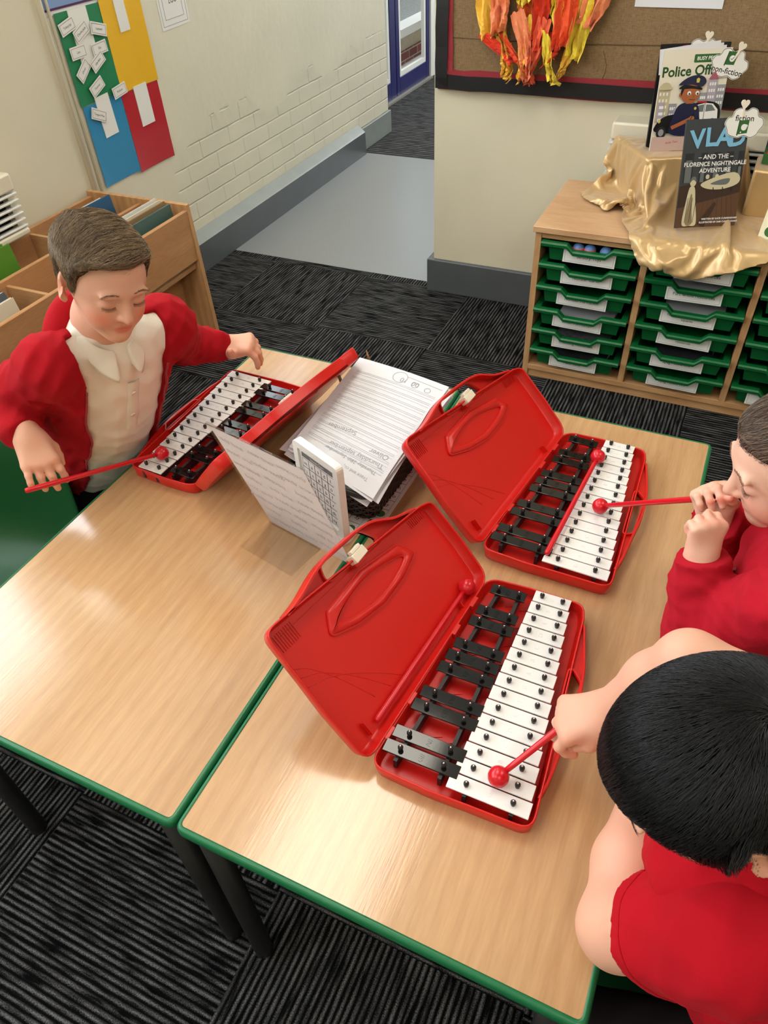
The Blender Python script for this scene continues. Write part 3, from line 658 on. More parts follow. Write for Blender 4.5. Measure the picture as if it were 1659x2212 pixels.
bk = [('book', .21, .27, .006, blu, 'slim blue picture book in the back row near the end panel', (-1.715, 1.83, Z0, .12)), ('book', .21, .265, .006, wht, 'slim white picture book behind the blue one', (-1.735, 1.80, Z0, .12)),
      ('book', .33, .262, .005, crm, 'thin cream book leaning in the front row by the end panel', (-1.50, 1.80, Z0, .10)), ('book', .32, .258, .006, brn, 'thin brown book in the front row, behind the teal one', (-1.487, 1.81, Z0, .09)), ('book', .33, .25, .007, tealc, 'teal backed thin book nearest the front board', (-1.472, 1.805, Z0, .06)), ('book', .28, .265, .005, wht, 'thin white book furthest back in the front row', (-1.52, 1.83, Z0, .11)),
      ('book', .34, .285, .008, grn, 'bright green folder in the back row, left of the boy', (-1.712, 1.24, Z0, .10)), ('book', .33, .262, .010, wht, 'white paged folder filling the green covers', (-1.724, 1.235, Z0, .11)), ('book', .34, .28, .006, grn, 'green folder cover standing behind white pages', (-1.742, 1.24, Z0, .12)), ('book', .24, .245, .03, dk, 'dark fuzzy covered book at the left end of the back row', (-1.77, 1.0, Z0, .05)),
      ('book', .22, .262, .012, gold, 'gold foil book in the front row at the left', (-1.60, 1.06, Z0, .12)), ('book', .24, .255, .010, crm, 'cream book behind the gold foil book', (-1.62, 1.04, Z0, .12)), ('book', .20, .235, .014, gry, 'grey picture book in front of the gold foil book', (-1.545, 1.10, Z0, .15)), ('book', .21, .225, .012, crm, 'cream paperback beside the grey picture book', (-1.505, 1.09, Z0, .16)), ('book', .2, .242, .01, wht, 'white paperback between gold and grey books', (-1.575, 1.08, Z0, .13))]
for nm, w, h, t, c, lb, (x, y, z, tl) in bk:
    book(nm, w, h, t, c, lb, lean(x - h * math.sin(tl) * 0, y, z, tl, w), group='books in the browser bookcase')

# ------------------------------------------------------------------ two classroom tables
def table(label, x0, y0):
    W_, D_ = .595, 1.2; e = empty('classroom_table', (x0, y0, 0), label, 'table', 'pair of classroom tables')
    b = MB(); b.prism(round_poly([(.004, .004), (W_ - .004, .004), (W_ - .004, D_ - .004), (.004, D_ - .004)], .010, 5), T - .022, T, M['table']); b.build('tabletop', e)
    prof = [(.004, T - .0235), (.0, T - .022), (-.003, T - .017), (-.003, T - .006), (.0, T - .0005), (.0055, T + .0006), (.0055, T - .0005)]
    b = MB(); rings = []
    for d, z in prof: rings.append([(*p, z) for p in round_poly([(d, d), (W_ - d, d), (W_ - d, D_ - d), (d, D_ - d)], max(.004, .014 - d), 6)])
    b.loft(list(rings), M['green_edge'], cap0=False, cap1=False); b.build('edging', e)
    for x in (.030, W_ - .036):
        for y in (.024, D_ - .024):
            b = MB(); b.lathe([(.0165, .0), (.0185, .003), (.0185, .03), (.0185, T - .024)], M['black_metal'], 20, Matrix.Translation((x, y, 0))); b.build('leg', e)
    b = MB()
    for lo, hi in (((.05, .016, 0), (W_ - .05, .034, 0)), ((.05, D_ - .034, 0), (W_ - .05, D_ - .016, 0)), ((.021, .04, 0), (.04, D_ - .04, 0)), ((W_ - .045, .04, 0), (W_ - .026, D_ - .04, 0))):
        b.box((lo[0], lo[1], T - .05), (hi[0], hi[1], T - .0235), M['black_metal'], .002)
    b.build('under_frame', e); return e
TB_R = table('beech topped table with green edging, carrying two open glockenspiels on the right', .0, 0)
TB_L = table('beech topped table with green edging, before the boy in the white polo', -.603, .002)

# ------------------------------------------------------------------ one-piece green plastic chairs
def chair(label, x, y, rz):
    e = empty('school_chair', (x, y, 0), label, 'chair', 'green one-piece plastic chairs', rz)
    SH = .36; w = .19
    b = MB(); rows = []                                               # seat and back shell as one swept sheet; faces +x
    path = [(.20, SH - .035), (.195, SH - .01), (.17, SH + .002), (.08, SH - .004), (-.04, SH - .012), (-.12, SH - .006), (-.165, SH + .03), (-.185, SH + .10), (-.20, SH + .20), (-.215, SH + .29), (-.222, SH + .305)]
    n = 12
    for i, (px, pz) in enumerate(path):
        ww = w * (1 if i < 6 else 1 - .06 * (i - 5) / 5); r = []
        for j in range(n + 1):
            s = j / n * 2 - 1; cv_ = s * s * .016; edge = max(0, abs(s) - .82) / .18
            if i < 6: r.append((px, s * ww, pz + cv_ * .6 - edge * .022))
            else: r.append((px + cv_ * 1.6, s * ww * (1 - .0 if i < 9 else 1 - .05 * (i - 8)), pz - edge * edge * .02 * (i > 8)))
        rows.append(r)
    b.loft(rows, M['green_plastic'], closed=False)
    ob = b.build('shell', e); md = ob.modifiers.new('s', 'SOLIDIFY'); md.thickness = .007; md.offset = -1; md = ob.modifiers.new('b', 'SUBSURF'); md.levels = 1; md.render_levels = 1
    for sx in (-1, 1):
        for sy in (-1, 1):
            b = MB(); tx, ty = (.15 if sx > 0 else -.13), sy * .15; bx_, by_ = (.19 if sx > 0 else -.21), sy * .195
            rings = []
            for t in (0, .15, .5, 1):
                cx_, cy_, z = tx + (bx_ - tx) * t, ty + (by_ - ty) * t, (SH - .03) * (1 - t); q = .024 - .008 * t
                rings.append([(cx_ + a * q, cy_ + c * q * .8, z) for a, c in ((-1, -1), (1, -1), (1, 1), (-1, 1))])
            b.loft(rings, M['green_plastic'], smooth=False); b.build('leg', e)
    return e
chair('green plastic school chair at the left end of the left table', -.835, .335, R(-74))
chair('green plastic school chair under the black haired boy', .78, .10, PI - .1)
chair('green plastic school chair under the boy seen in profile', .80, .62, PI)
# ------------------------------------------------------------------ glockenspiels in red cases
H0 = Vector((-.122, .03)); H1 = Vector((-.084, .385)); HD = (H1 - H0).normalized(); HN = Vector((HD.y, -HD.x))
OUT = round_poly([(-.1265, .0), (-.03, -.004), (.03, -.002), (.126, .0), (.121, .10), (.104, .39), (.096, .423), (0, .425), (-.083, .420), (-.090, .36)], [.026, .1, .1, .024, .0, .03, .03, .1, .034, .0], 6)
def handle_outline(bulge):
    return smooth_poly([(.1215, .05), (.1275, .085), (bulge - .004, .145), (bulge, .215), (bulge - .005, .28), (.1195, .33), (.108, .378)], 7, False)
def slot(bulge, dx=0):
    return round_poly([(.1115 + dx, .148), (bulge - .008, .158), (bulge - .008, .262), (.1045 + dx, .288)], .011, 5)
def tray_shell(b, m, hgt, floor_z, wall, taper=.004):
    """shallow tray standing on z = 0, open to +z"""
    ins = inset(OUT, wall)
    o0 = inset(OUT, taper)
    rings = [[(x, y, .0) for x, y in inset(OUT, taper + .004)], [(x, y, .004) for x, y in o0], [(x, y, hgt - .002) for x, y in inset(OUT, .0006)], [(x, y, hgt) for x, y in inset(OUT, .0016)],
             [(x, y, hgt) for x, y in inset(OUT, wall - .0008)], [(x, y, hgt - .002) for x, y in ins], [(x, y, floor_z + .003) for x, y in inset(OUT, wall + .002)], [(x, y, floor_z) for x, y in inset(OUT, wall + .006)]]
    b.loft(rings, m, cap0=False, cap1=False)
    b.flat(inset(OUT, wall + .006), m, z=floor_z); b.flat(inset(OUT, taper + .004), m, z=0)
def handle_geo(b, m, bulge, hgt, pz0, pz1):
    ho = handle_outline(bulge); inner = [(x - .001, y) for x, y in ((.103, .378), (.118, .10), (.1205, .05))]
    poly = ho + inner
    b.prism(poly, pz0, pz1, m, [slot(bulge)])
    # raised rim round the outside and round the slot
    P = [Vector(p) for p in ho]
    rings = []
    for i, p in enumerate(P):
        t = (P[min(i + 1, len(P) - 1)] - P[max(i - 1, 0)]).normalized(); n = Vector((-t.y, t.x)); q = p + n * .0042
        rings.append([(p.x, p.y, pz0), (p.x, p.y, hgt - .001), (p.x + n.x * .001, p.y + n.y * .001, hgt), (q.x, q.y, hgt), (q.x, q.y, pz0)])
    b.loft(rings, m, smooth=False)
    sl = slot(bulge); so = inset(sl, -.0028)
    b.loft([[(x, y, pz0) for x, y in so], [(x, y, pz1 + .006) for x, y in so], [(x, y, pz1 + .006) for x, y in sl], [(x, y, pz0) for x, y in sl]], m, cap0=False, cap1=False, smooth=False)
LOW, PITCH, BW = .0135, .02726, .0212
letters = 'GABCDEFGABCDEFG'; LEN = lambda k: .122 - (.122 - .064) * (k / 14) ** .92
WX1 = lambda k: .1145 - (.1145 - .073) * k / 14                          # right ends of the white bars
blacks = [(.5, 'G#'), (1.5, 'A#'), (3.5, 'C#'), (4.5, 'D#'), (6.5, 'F#'), (7.5, 'G#'), (8.5, 'A#'), (10.5, 'C#'), (11.5, 'D#'), (13.5, 'F#')]
BX0 = lambda k: -.1175 + .053 * k / 14; BX1 = lambda k: .0035 - .0065 * k / 14
BZ = .036
def make_glock():
    e = empty('glockenspiel', (0, 0, 0), 'x', 'glockenspiel', 'red cased glockenspiels on the tables')
    b = MB(); tray_shell(b, M['red_plastic'], .032, .010, .0042); handle_geo(b, M['red_plastic'], .1350, .031, .019, .025)
    # vent ribs in the floor and hinge knuckles
    for k in range(9):
        for j in range(4):
            x, y = -.055 + j * .026 + .004 * k / 8, .05 + k * .042
            b.box((-.011, -.001, .0095), (.011, .001, .0114), M['red_plastic'], mtx=Matrix.Translation((x, y, 0)) @ Matrix.Rotation(.45, 4, 'Z'))
    for a in (.03, .10, .255, .325):
        p = H0 + HD * a; b.box((-.003, -.012, .024), (.006, .012, .0335), M['red_plastic'], .001, frame((p.x, p.y, 0), (HN.x, HN.y, 0), (HD.x, HD.y, 0)))
    b.build('base', e)
    # black felt rails carrying the bars
    for f0, f1, (k0, k1), ex in ((lambda k: BX0(k) + .22 * (BX1(k) - BX0(k)), BX0, (.2, 13.9), 0), (lambda k: BX1(k) - .20 * (BX1(k) - BX0(k)), BX1, (.2, 13.9), 0), (lambda k: WX1(k) - .78 * LEN(max(0, min(14, k))), WX1, (-.2, 14.4), 0), (lambda k: WX1(k) - .21 * LEN(max(0, min(14, k))), WX1, (-.2, 14.4), 0)):
        b = MB(); pts = [(f0(k), .0195 + LOW - .008 + k * PITCH, .0265) for k in np.linspace(k0 - .35, k1 + .2, 6)]
        rings = [[(x - .003, y, .010), (x + .003, y, .010), (x + .003, y, .031), (x - .003, y, .031)] for x, y, z in pts]
        b.loft(rings, M['black_rubber'], smooth=False); b.build('rail', e)
    def bar(name, x0, x1, y, m, z, tx, s0, s1, tm):
        b = MB(); hw_ = .01235 if name == 'white_bar' else .0108; b.box((x0, -hw_, z), (x1, hw_, z + .003), m, .0007)
        mid = (x0 + x1) / 2
        b.text(tx, .0105, tm, Matrix.Translation((mid, 0, z + .0028)) @ Matrix.Rotation(PI / 2, 4, 'Z'), ext=.0007)
        o = b.build(name, e, loc=(0, y, 0))
        for xs in (s0, s1):
            b = MB(); b.lathe([(.0034, 0), (.0036, .004), (.0042, .0045), (.0042, .0075), (.0030, .009), (.0022, .0105), (.0006, .0112)], M['black_rubber'], 10, Matrix.Translation((xs, 0, z + .003)))
            b.lathe([(.0017, .0102), (.0015, .0119), (.0004, .0124)], M['chrome'], 8, Matrix.Translation((xs, 0, z + .003))); b.build('screw', o)
    for k in range(15):
        y = .0195 + LOW - .008 + k * PITCH; x1 = WX1(k); x0 = x1 - LEN(k)
        bar('white_bar', x0, x1, y, M['white_bar'], BZ - .004, letters[k], x0 + .22 * LEN(k), x1 - .21 * LEN(k), M['white_bar'])
    for k, t in blacks:
        y = .0195 + LOW - .008 + k * PITCH
        bar('black_bar', BX0(k), BX1(k), y, M['black_bar'], BZ - .003, t, BX0(k) + .22 * (BX1(k) - BX0(k)), BX1(k) - .20 * (BX1(k) - BX0(k)), M['black_bar'])
    # lid, modelled lying open on its back (interior up), hinge along local Y at x = 0
    b = MB(); HL = .026
    tray_shell(b, M['red_plastic'], HL, .003, .0042); handle_geo(b, M['red_plastic'], .1475, HL, .0, .005)
    # raised emblem, vent bars, swoosh lines and mallet clips
    em = [(-.002, .115), (.016, .095), (.040, .165), (.047, .215), (.040, .265), (.016, .335), (-.002, .315), (.010, .215)]
    emo = round_poly([(.044, .092), (.080, .118), (.092, .215), (.080, .312), (.044, .338), (.026, .28), (.018, .215), (.026, .15)], .012, 4)
    emi = smooth_poly([(.054, .124), (.068, .168), (.073, .215), (.068, .262), (.054, .306), (.040, .262), (.035, .215), (.040, .168)], 5)
    b.prism(emo, .003, .0065, M['red_plastic'], [emi])
    b.loft([[(x, y, .0064) for x, y in inset(emo, .0025)], [(x, y, .0095) for x, y in inset(emo, .0055)], [(x, y, .0095) for x, y in inset(emi, -.0042)], [(x, y, .0064) for x, y in inset(emi, -.0012)]], M['red_plastic'], cap0=False, cap1=False)
    for k in range(9):
        for yy, sg in ((.018, 1), (.362, 1)):
            b.box((.078, yy + k * .0048, .003), (.108 if yy < .2 else .094, yy + .0016 + k * .0048, .0045), M['red_plastic'])
    for k in range(3):
        b.tube([(.015 + .018 * k - (.105 + .01 * k) * t, .012 + (.15 - .035 * k) * t ** .65, .0031) for t in np.linspace(0, 1, 12)], .0006, M['red_plastic'], 5)
    b.tube([(.100 - .012 * t * t * 0 - .02 * (1 - (2 * t - 1) ** 2) * 0, .03 + .36 * t, .0032) for t in np.linspace(0, 1, 5)], .0006, M['red_plastic'], 5)
    for y in (.045, .34): b.box((-.108 + .04 * y, y - .004, .003), (-.085 + .04 * y, y - .0015, .016), M['red_plastic'])
    b.box((.098, .206, .003), (.116, .232, HL - .006), M['red_plastic'], .001)
    # reposition: local coordinates along the hinge
    lm = Matrix(((HN.x, HN.y, 0, -HN.dot(H0)), (HD.x, HD.y, 0, -HD.dot(H0)), (0, 0, 1, 0), (0, 0, 0, 1)))
    bmesh.ops.transform(b.bm, matrix=Matrix.Translation((0, 0, -HL)) @ lm, verts=b.bm.verts)
    lid = b.build('lid', e)
    b = MB(); p = lm @ Vector((.118, .219, 0)); b.box((p.x - .012, p.y - .016, -HL + .012), (p.x + .004, p.y + .016, .006), M['cream_plastic'], .0015); b.box((p.x + .004, p.y - .012, -.006), (p.x + .010, p.y + .012, .006), M['cream_plastic'], .001); b.build('latch', lid)
    return e
def set_lid(root, ang):
    """open the lid by ang from shut; shut, its inside faces down and +x lies over the base"""
    lid = [c for c in root.children if c.name.startswith('lid')][0]; c, s = math.cos(ang), math.sin(ang)
    n3 = Vector((HN.x, HN.y, 0)); d3 = Vector((HD.x, HD.y, 0)); z = Vector((0, 0, 1))
    X = n3 * c + z * s; Z = n3 * s - z * c
    m = Matrix((X, d3, Z)).transposed().to_4x4(); m.translation = Vector((H0.x, H0.y, .0335)); lid.matrix_basis = m
G0 = make_glock()
GL = [G0, copy_tree(G0), copy_tree(G0)]
for g, (x, y, rz, ang, lb) in zip(GL, ((.35, .185, 0, R(138), 'red cased glockenspiel nearest the bottom of the photo, a mallet clipped in its lid'), (.355, .665, R(-2), R(138), 'red cased glockenspiel with a mallet lying across its bars, by the boy in profile'), (-.4526, 1.032, R(177), R(131), 'red cased glockenspiel on the left table before the boy in the white polo shirt'))):
    g.location = (x, y, T); g.rotation_euler = (0, 0, rz); g['label'] = lb; set_lid(g, ang)
def mallet(ball, end, label, rb=.0155):
    p, q = Vector(ball), Vector(end); d = (q - p); ln = d.length; e = empty('mallet', (0, 0, 0), label, 'mallet', 'red mallets')
    z = d.normalized(); x = z.orthogonal().normalized(); y = z.cross(x); m = Matrix((x, y, z)).transposed().to_4x4(); m.translation = p; e.matrix_world = m
    b = MB(); b.lathe([(.0004, -rb)] + [(rb * math.cos(a), rb * math.sin(a)) for a in np.linspace(-1.45, 1.45, 17)] + [(.0004, rb)], M['red_stick'], 24); b.build('ball', e)
    b = MB(); b.lathe([(.0042, rb * .7), (.0046, .03), (.0052, ln * .6), (.0054, ln - .006), (.0045, ln - .001), (.001, ln)], M['red_stick'], 14); b.build('stick', e); return e
def on_lid(g, b, a, w):
    lid = [c for c in g.children if c.name.startswith('lid')][0]
    return Matrix.Translation(g.location) @ Matrix.Rotation(g.rotation_euler.z, 4, 'Z') @ lid.matrix_basis @ Vector((b, a, w))
mallet(on_lid(GL[0], .020, .345, -.010), on_lid(GL[0], .020, .035, -.016), 'red mallet clipped inside the lid of the nearest glockenspiel')
BALL_A = Vector((.409, .233, T + .0515)); END_A = BALL_A + (Vector((.475, .310, .705)) - BALL_A).normalized() * .27
mallet(BALL_A, END_A, 'red mallet held by the black haired boy, ball on the lowest white bars')
mallet((.378, .997, T + .0515), (.353, .688, T + .044), 'red mallet lying loose across the bars of the glockenspiel in the middle')
BALL_B = Vector((.416, .847, T + .0515)); END_B = Vector((.592, .70, .846)); END_B = BALL_B + (END_B - BALL_B).normalized() * .31
mallet(BALL_B, END_B, 'red mallet held by the boy in profile, ball resting on white bars')
BALL_C = Vector((-.508, .658, T + .0525)); END_C = Vector((-.584, .374, .74)); END_C = BALL_C + (END_C - BALL_C).normalized() * .31
mallet(BALL_C, END_C, 'red mallet held by the boy in the white polo shirt')

# ------------------------------------------------------------------ things in the middle of the tables
# dark woven basket
M['basket'] = mat('dark_brown_woven_plastic', srgb(48, 41, 38), .45, bmp=.1)
e = empty('basket', (-.088, .815, T + .0035), 'dark brown woven plastic basket under the handwriting sheets', 'basket', rz=R(-3)); bw, bd, bh = .105, .15, .088
b = MB(); ring = lambda k, z: [(x * k, y * k, z) for x, y in rect(-bw, -bd, bw, bd, .035, 6)]
b.loft([ring(.86, .002), ring(.87, .006)], M['basket']); b.loft([ring(.985, bh - .016), ring(1.0, bh - .014), ring(1.015, bh), ring(.98, bh + .001), ring(.97, bh - .014)], M['basket'], cap0=False, cap1=False); b.build('rim', e)
b = MB(); rows_, n = 7, 66; per = rect(-bw, -bd, bw, bd, .035, 10); cum = [0]
for i in range(len(per)): cum.append(cum[-1] + (Vector(per[(i + 1) % len(per)]) - Vector(per[i])).length)
def peri(t):
    t = (t % 1) * cum[-1]
    for i in range(len(per)):
        if cum[i + 1] >= t: return Vector(per[i]).lerp(Vector(per[(i + 1) % len(per)]), (t - cum[i]) / (cum[i + 1] - cum[i] + 1e-12))
for r in range(rows_):
    z0 = .005 + r * (bh - .021) / rows_; hh = (bh - .021) / rows_ * .62; rings = []
    for i in range(n * 4):
        t = i / (n * 4); p = peri(t); wv = math.cos(PI * n * t + PI * r) * .0025; k = .865 + .12 * (z0 / (bh - .02)); d = p.normalized()
        q = p * k + d * wv; rings.append([(q.x + d.x * a, q.y + d.y * a, z0 + c) for a, c in ((-.0012, 0), (.0012, .001), (.0012, hh - .001), (-.0012, hh))])
    rings.append(rings[0]); b.loft(rings, M['basket'], cap0=False, cap1=False)
for i in range(n):
    p0, p1 = peri(i / n), peri((i + .5) / n); d = p0.normalized()
    b.tube([(p0.x * k + 0, p0.y * k, z) for k, z in ((.865, .003), (.92, bh * .45), (.98, bh - .012))], .0026, M['basket'], 5)
b.build('woven_wall', e)
b = MB(); b.prism(rect(-bw * .86, -bd * .86, bw * .86, bd * .86, .03), .001, .004, M['basket']); b.build('bottom', e)
def paper_sheet(corners, m, sag=.004, seed=1, curl=.012, thick=.0006):
    """sheet through four corners (BL, BR, TR, TL); returns MB and a function (u,v)->point"""
    c = [Vector(p) for p in corners]; rr = random.Random(seed); ph = rr.uniform(0, 6)
    nrm = (c[1] - c[0]).cross(c[3] - c[0]).normalized()
    def f(u, v, up=0):
        p = c[0] * (1 - u) * (1 - v) + c[1] * u * (1 - v) + c[2] * u * v + c[3] * (1 - u) * v
        return p + nrm * (sag * math.sin(PI * u) * math.sin(2.2 * v + ph) - curl * max(0, .35 - v) ** 2 * 6 * (u ** 2) + up)
    b = MB(); n, k = 12, 16
    for s in (0, 1):
        V = [f(i / n, j / k, s * thick) for j in range(k + 1) for i in range(n + 1)]
        b.raw(V, [(j * (n + 1) + i, j * (n + 1) + i + 1, (j + 1) * (n + 1) + i + 1, (j + 1) * (n + 1) + i) for j in range(k) for i in range(n)], m, True)
    return b, f
def surf_line(b, f, pts, w, m, up=.0012):
    """thin ink line over a sheet, pts in (u, v)"""
    P = [f(*p, up) for p in pts]; V = []
    for i, p in enumerate(P):
        t = (P[min(i + 1, len(P) - 1)] - P[max(0, i - 1)]); n = (f(min(1, pts[i][0] + .01), pts[i][1], up) - f(max(0, pts[i][0] - .01), pts[i][1], up)).cross(f(pts[i][0], min(1, pts[i][1] + .01), up) - f(pts[i][0], max(0, pts[i][1] - .01), up)).normalized()
        q = t.normalized().cross(n); V += [p - q * w / 2, p + q * w / 2]
    b.raw(V, [(2 * i, 2 * i + 1, 2 * i + 3, 2 * i + 2) for i in range(len(P) - 1)], m)
def surf_text(b, f, body, size, m, u0, v0, W_, H_, rot=0, shear=0, spacing=1, align='LEFT', up=.0012):
    k = MB(); k.text(body, size, m, Matrix.Rotation(rot, 4, 'Z'), align, shear=shear, spacing=spacing)
    vs = {v: i for i, v in enumerate(k.bm.verts)}
    b.raw([f(u0 + v.co.x / W_, v0 + v.co.y / H_, up) for v in vs], [tuple(vs[v] for v in fc.verts) for fc in k.bm.faces], m); k.bm.free()
HS = dict(BL=(-.205, .715, .707), BR=(.014, .655, .692), TR=(.043, .988, .742), TL=(-.180, 1.005, .758))
names_ = [('sheet of lined paper at the bottom of the stack on the basket', -.022, .012, 5), ('sheet of lined paper second from the bottom on the basket', -.014, -.006, 4), ('sheet of lined paper just under the top handwriting sheet', -.006, .008, 3)]
for i, (lb, dz, tw, sd) in enumerate(names_):
    cs = [Vector(HS[k]) + Vector((tw * (1 if k in ('TL', 'TR') else -1) + .003 * i, -.5 * tw, dz * .9)) for k in ('BL', 'BR', 'TR', 'TL')]
    b, f = paper_sheet(cs, M['paper'], seed=sd)
    tag(b.build('paper_sheet'), 'white ' + lb, 'paper sheet', 'handwriting sheets on the basket')
b, f = paper_sheet([HS[k] for k in ('BL', 'BR', 'TR', 'TL')], M['paper'], seed=2)
# printed upside down as seen from the camera: the page top is at v = 0
for r in range(11):
    v0 = .155 + r * .068
    for dv in (0, .021, .033): surf_line(b, f, [(u, v0 + dv) for u in np.linspace(.07, .95, 9)], .0009 if dv else .0007, M['rule'])
WW, HH = .227, .33
surf_text(b, f, 'Trace and copy', .0115, M['pencil'], .86, .085, WW, HH, PI)
surf_text(b, f, 'Thursday 28th September', .0128, M['pencil'], .90, .150, WW, HH, PI, shear=.15)
surf_text(b, f, 'Thursdday september', .0165, M['pencil'], .92, .212, WW, HH, PI + .05, shear=-.1, spacing=.95)
surf_text(b, f, 'Oliver', .0185, M['pencil'], .92, .285, WW, HH, PI + .06, shear=.1)
surf_text(b, f, 'September', .0165, M['pencil'], .50, .345, WW, HH, PI + .12)
surf_text(b, f, '00  10', .0185, M['pencil'], .74, .915, WW, HH, PI)
for cu_, cv_, rr_ in ((.84, .90, .03), (.70, .905, .035), (.52, .93, .075)):
    surf_line(b, f, [(cu_ + rr_ * math.cos(a), cv_ + rr_ * .68 * math.sin(a)) for a in np.linspace(0, 6.4, 20)], .0012, M['pencil'])
surf_line(b, f, [(u, .955 - .02 * (u - .6)) for u in np.linspace(.58, .97, 6)], .0011, M['pencil'])
tag(b.build('paper_sheet'), 'top handwriting sheet with faint pencil writing, resting on the basket', 'paper sheet', 'handwriting sheets on the basket')
b, f = paper_sheet([(-.235, .72, .687), (-.09, .70, .69), (-.06, .99, .70), (-.215, 1.0, .70)], M['paper'], seed=9)
tag(b.build('paper_sheet'), 'white sheet slipping out at the left side of the basket stack', 'paper sheet')
# sound mats lying under the basket
for i, (cx_, cy_, rz, w, h, lb) in enumerate(((-.105, .80, -.10, .20, .33, 'printed sound mat sticking out under the basket towards the front'), (-.06, .845, -.02, .165, .31, 'printed sheet under the basket on its right side'))):
    b = MB(); mt = Matrix.Translation((cx_, cy_, T + .0006 + i * .001)) @ Matrix.Rotation(rz, 4, 'Z'); b.box((-w / 2, -h / 2, 0), (w / 2, h / 2, .0006), M['card_white'], mtx=mt); q = mt @ Matrix.Translation((0, 0, .0007))
    gl = ['qu', 'oo', 'ow', 'ch', 'sh', 'ar', 'ng', 'th', 'ay', 'ee']
    for r in range(10):
        for c in range(6):
            x0, y0 = -w / 2 + .008 + c * (w - .016) / 6, -h / 2 + .008 + r * (h - .016) / 10; x1, y1 = x0 + (w - .016) / 6, y0 + (h - .016) / 10
            b.prism(rect(x0, y0, x1, y1), 0, .0001, M['ink'], [rect(x0 + .0005, y0 + .0005, x1 - .0005, y1 - .0005)], mtx=q)
            if r < 4 or c > 4: b.text(gl[(r * 3 + c) % 10], .014, M['ink'], q @ Matrix.Translation(((x0 + x1) / 2, (y0 + y1) / 2, .0001)))
    b.lathe([(.010, 0), (.009, .0002)], mat('leaf_green_print', srgb(70, 120, 60), .6) if i == 0 else bpy.data.materials['leaf_green_print'], 10, q @ Matrix.Translation((w / 2 - .02, -h / 2 + .022, 0)))
    tag(b.build('sound_mat'), lb, 'sheet', 'printed mats under the basket')
# pencils standing in the basket between the lid and the sheets
for i, (p0, p1, lb) in enumerate((((-.155, .93, .62), (-.212, .945, .765), 'sharpened brown pencil poking out of the basket, nearer the boy'), ((-.12, .99, .62), (-.175, 1.03, .765), 'sharpened brown pencil poking out of the basket, farther along'))):
    p, q = Vector(p0), Vector(p1); z = (q - p).normalized(); x = z.orthogonal().normalized(); y = z.cross(x); m = Matrix((x, y, z)).transposed().to_4x4(); m.translation = p; ln = (q - p).length
    e = empty('pencil', (0, 0, 0), lb, 'pencil', 'pencils in the basket'); e.matrix_world = m
    b = MB(); b.lathe([(.0036, 0), (.0036, ln - .022)], brn, 6, smooth=False); b.build('shaft', e)
    b = MB(); b.lathe([(.0036, ln - .022), (.001, ln - .004), (.0003, ln)], M['beech'], 10); b.build('tip', e)
# acrylic sign holder (slanted sheet plus foot) with a printed page inside
m, nt, bs = _new('clear_acrylic'); M['acrylic'] = m
tr = nt.nodes.new('ShaderNodeBsdfTransparent'); tr.inputs['Color'].default_value = (.985, .985, .99, 1); gl = nt.nodes.new('ShaderNodeBsdfGlossy'); gl.inputs['Roughness'].default_value = .04
fr = nt.nodes.new('ShaderNodeFresnel'); fr.inputs['IOR'].default_value = 1.5; mx = nt.nodes.new('ShaderNodeMixShader')
ge = nt.nodes.new('ShaderNodeNewGeometry'); L(nt, math_(nt, 'MULTIPLY', math_(nt, 'MULTIPLY', fr.outputs[0], .8), math_(nt, 'SUBTRACT', 1.0, ge.outputs['Backfacing'])), mx.inputs[0]); L(nt, tr.outputs[0], mx.inputs[1]); L(nt, gl.outputs[0], mx.inputs[2]); L(nt, mx.outputs[0], nt.nodes['Material Output'].inputs[0])
p0, p1 = Vector((-.203, .604, T + .001)), Vector((.013, .557, T + .001)); d = (p1 - p0).normalized(); n = Vector((-d.y, d.x, 0)); up = n * math.cos(R(106.5)) + Vector((0, 0, math.sin(R(106.5)))); SW, SHt = .222, .322
e = empty('sign_holder', tuple(p0), 'clear acrylic sign holder with a printed page, leaning between the tables', 'sign holder'); fm = frame((0, 0, 0), d, up)
b = MB(); b.box((-.002, 0, -.0022), (SW + .002, SHt, -.0006), M['acrylic'], mtx=fm); b.box((-.002, 0, .0014), (SW + .002, SHt, .0030), M['acrylic'], mtx=fm); b.tube([fm @ Vector((-.002, SHt, .0004)), fm @ Vector((SW + .002, SHt, .0004))], .0026, M['acrylic'], 8); b.build('holder_pane', e)
fd = (Vector((-.185, .518, 0)) - Vector((-.203, .604, 0))).normalized()
b = MB(); ft = frame((0, 0, 0), d, -fd); b.box((-.002, -.088, -.0008), (SW * .62, .0, .0008), M['acrylic'], mtx=ft); b.build('foot', e)
pg = mat('page_seen_from_behind', srgb(232, 228, 232), .8, spec=.2); nt = pg.node_tree; bs_ = nt.nodes['Principled BSDF']; tl = nt.nodes.new('ShaderNodeBsdfTranslucent'); tl.inputs['Color'].default_value = (.9, .88, .9, 1); mx = nt.nodes.new('ShaderNodeMixShader'); mx.inputs[0].default_value = .45
L(nt, bs_.outputs[0], mx.inputs[1]); L(nt, tl.outputs[0], mx.inputs[2]); L(nt, mx.outputs[0], nt.nodes['Material Output'].inputs[0])
pts_, tr_ = fill2d(rect(.003, .003, SW - .003, SHt - .004), ())
b = MB(); b.raw([(x, y, .0002) for x, y in pts_], tr_, pg, mtx=fm)
pr = mat('print_showing_through', srgb(208, 203, 212), .8); ml = fm @ Matrix.Translation((0, 0, -.0003)) @ Matrix.Rotation(PI, 4, 'Y'); mf = fm @ Matrix.Translation((0, 0, .0008))
ws = ['and the', 'said was', 'they you', 'are have', 'what when', 'were there', 'little one', 'people', 'asked', 'called']
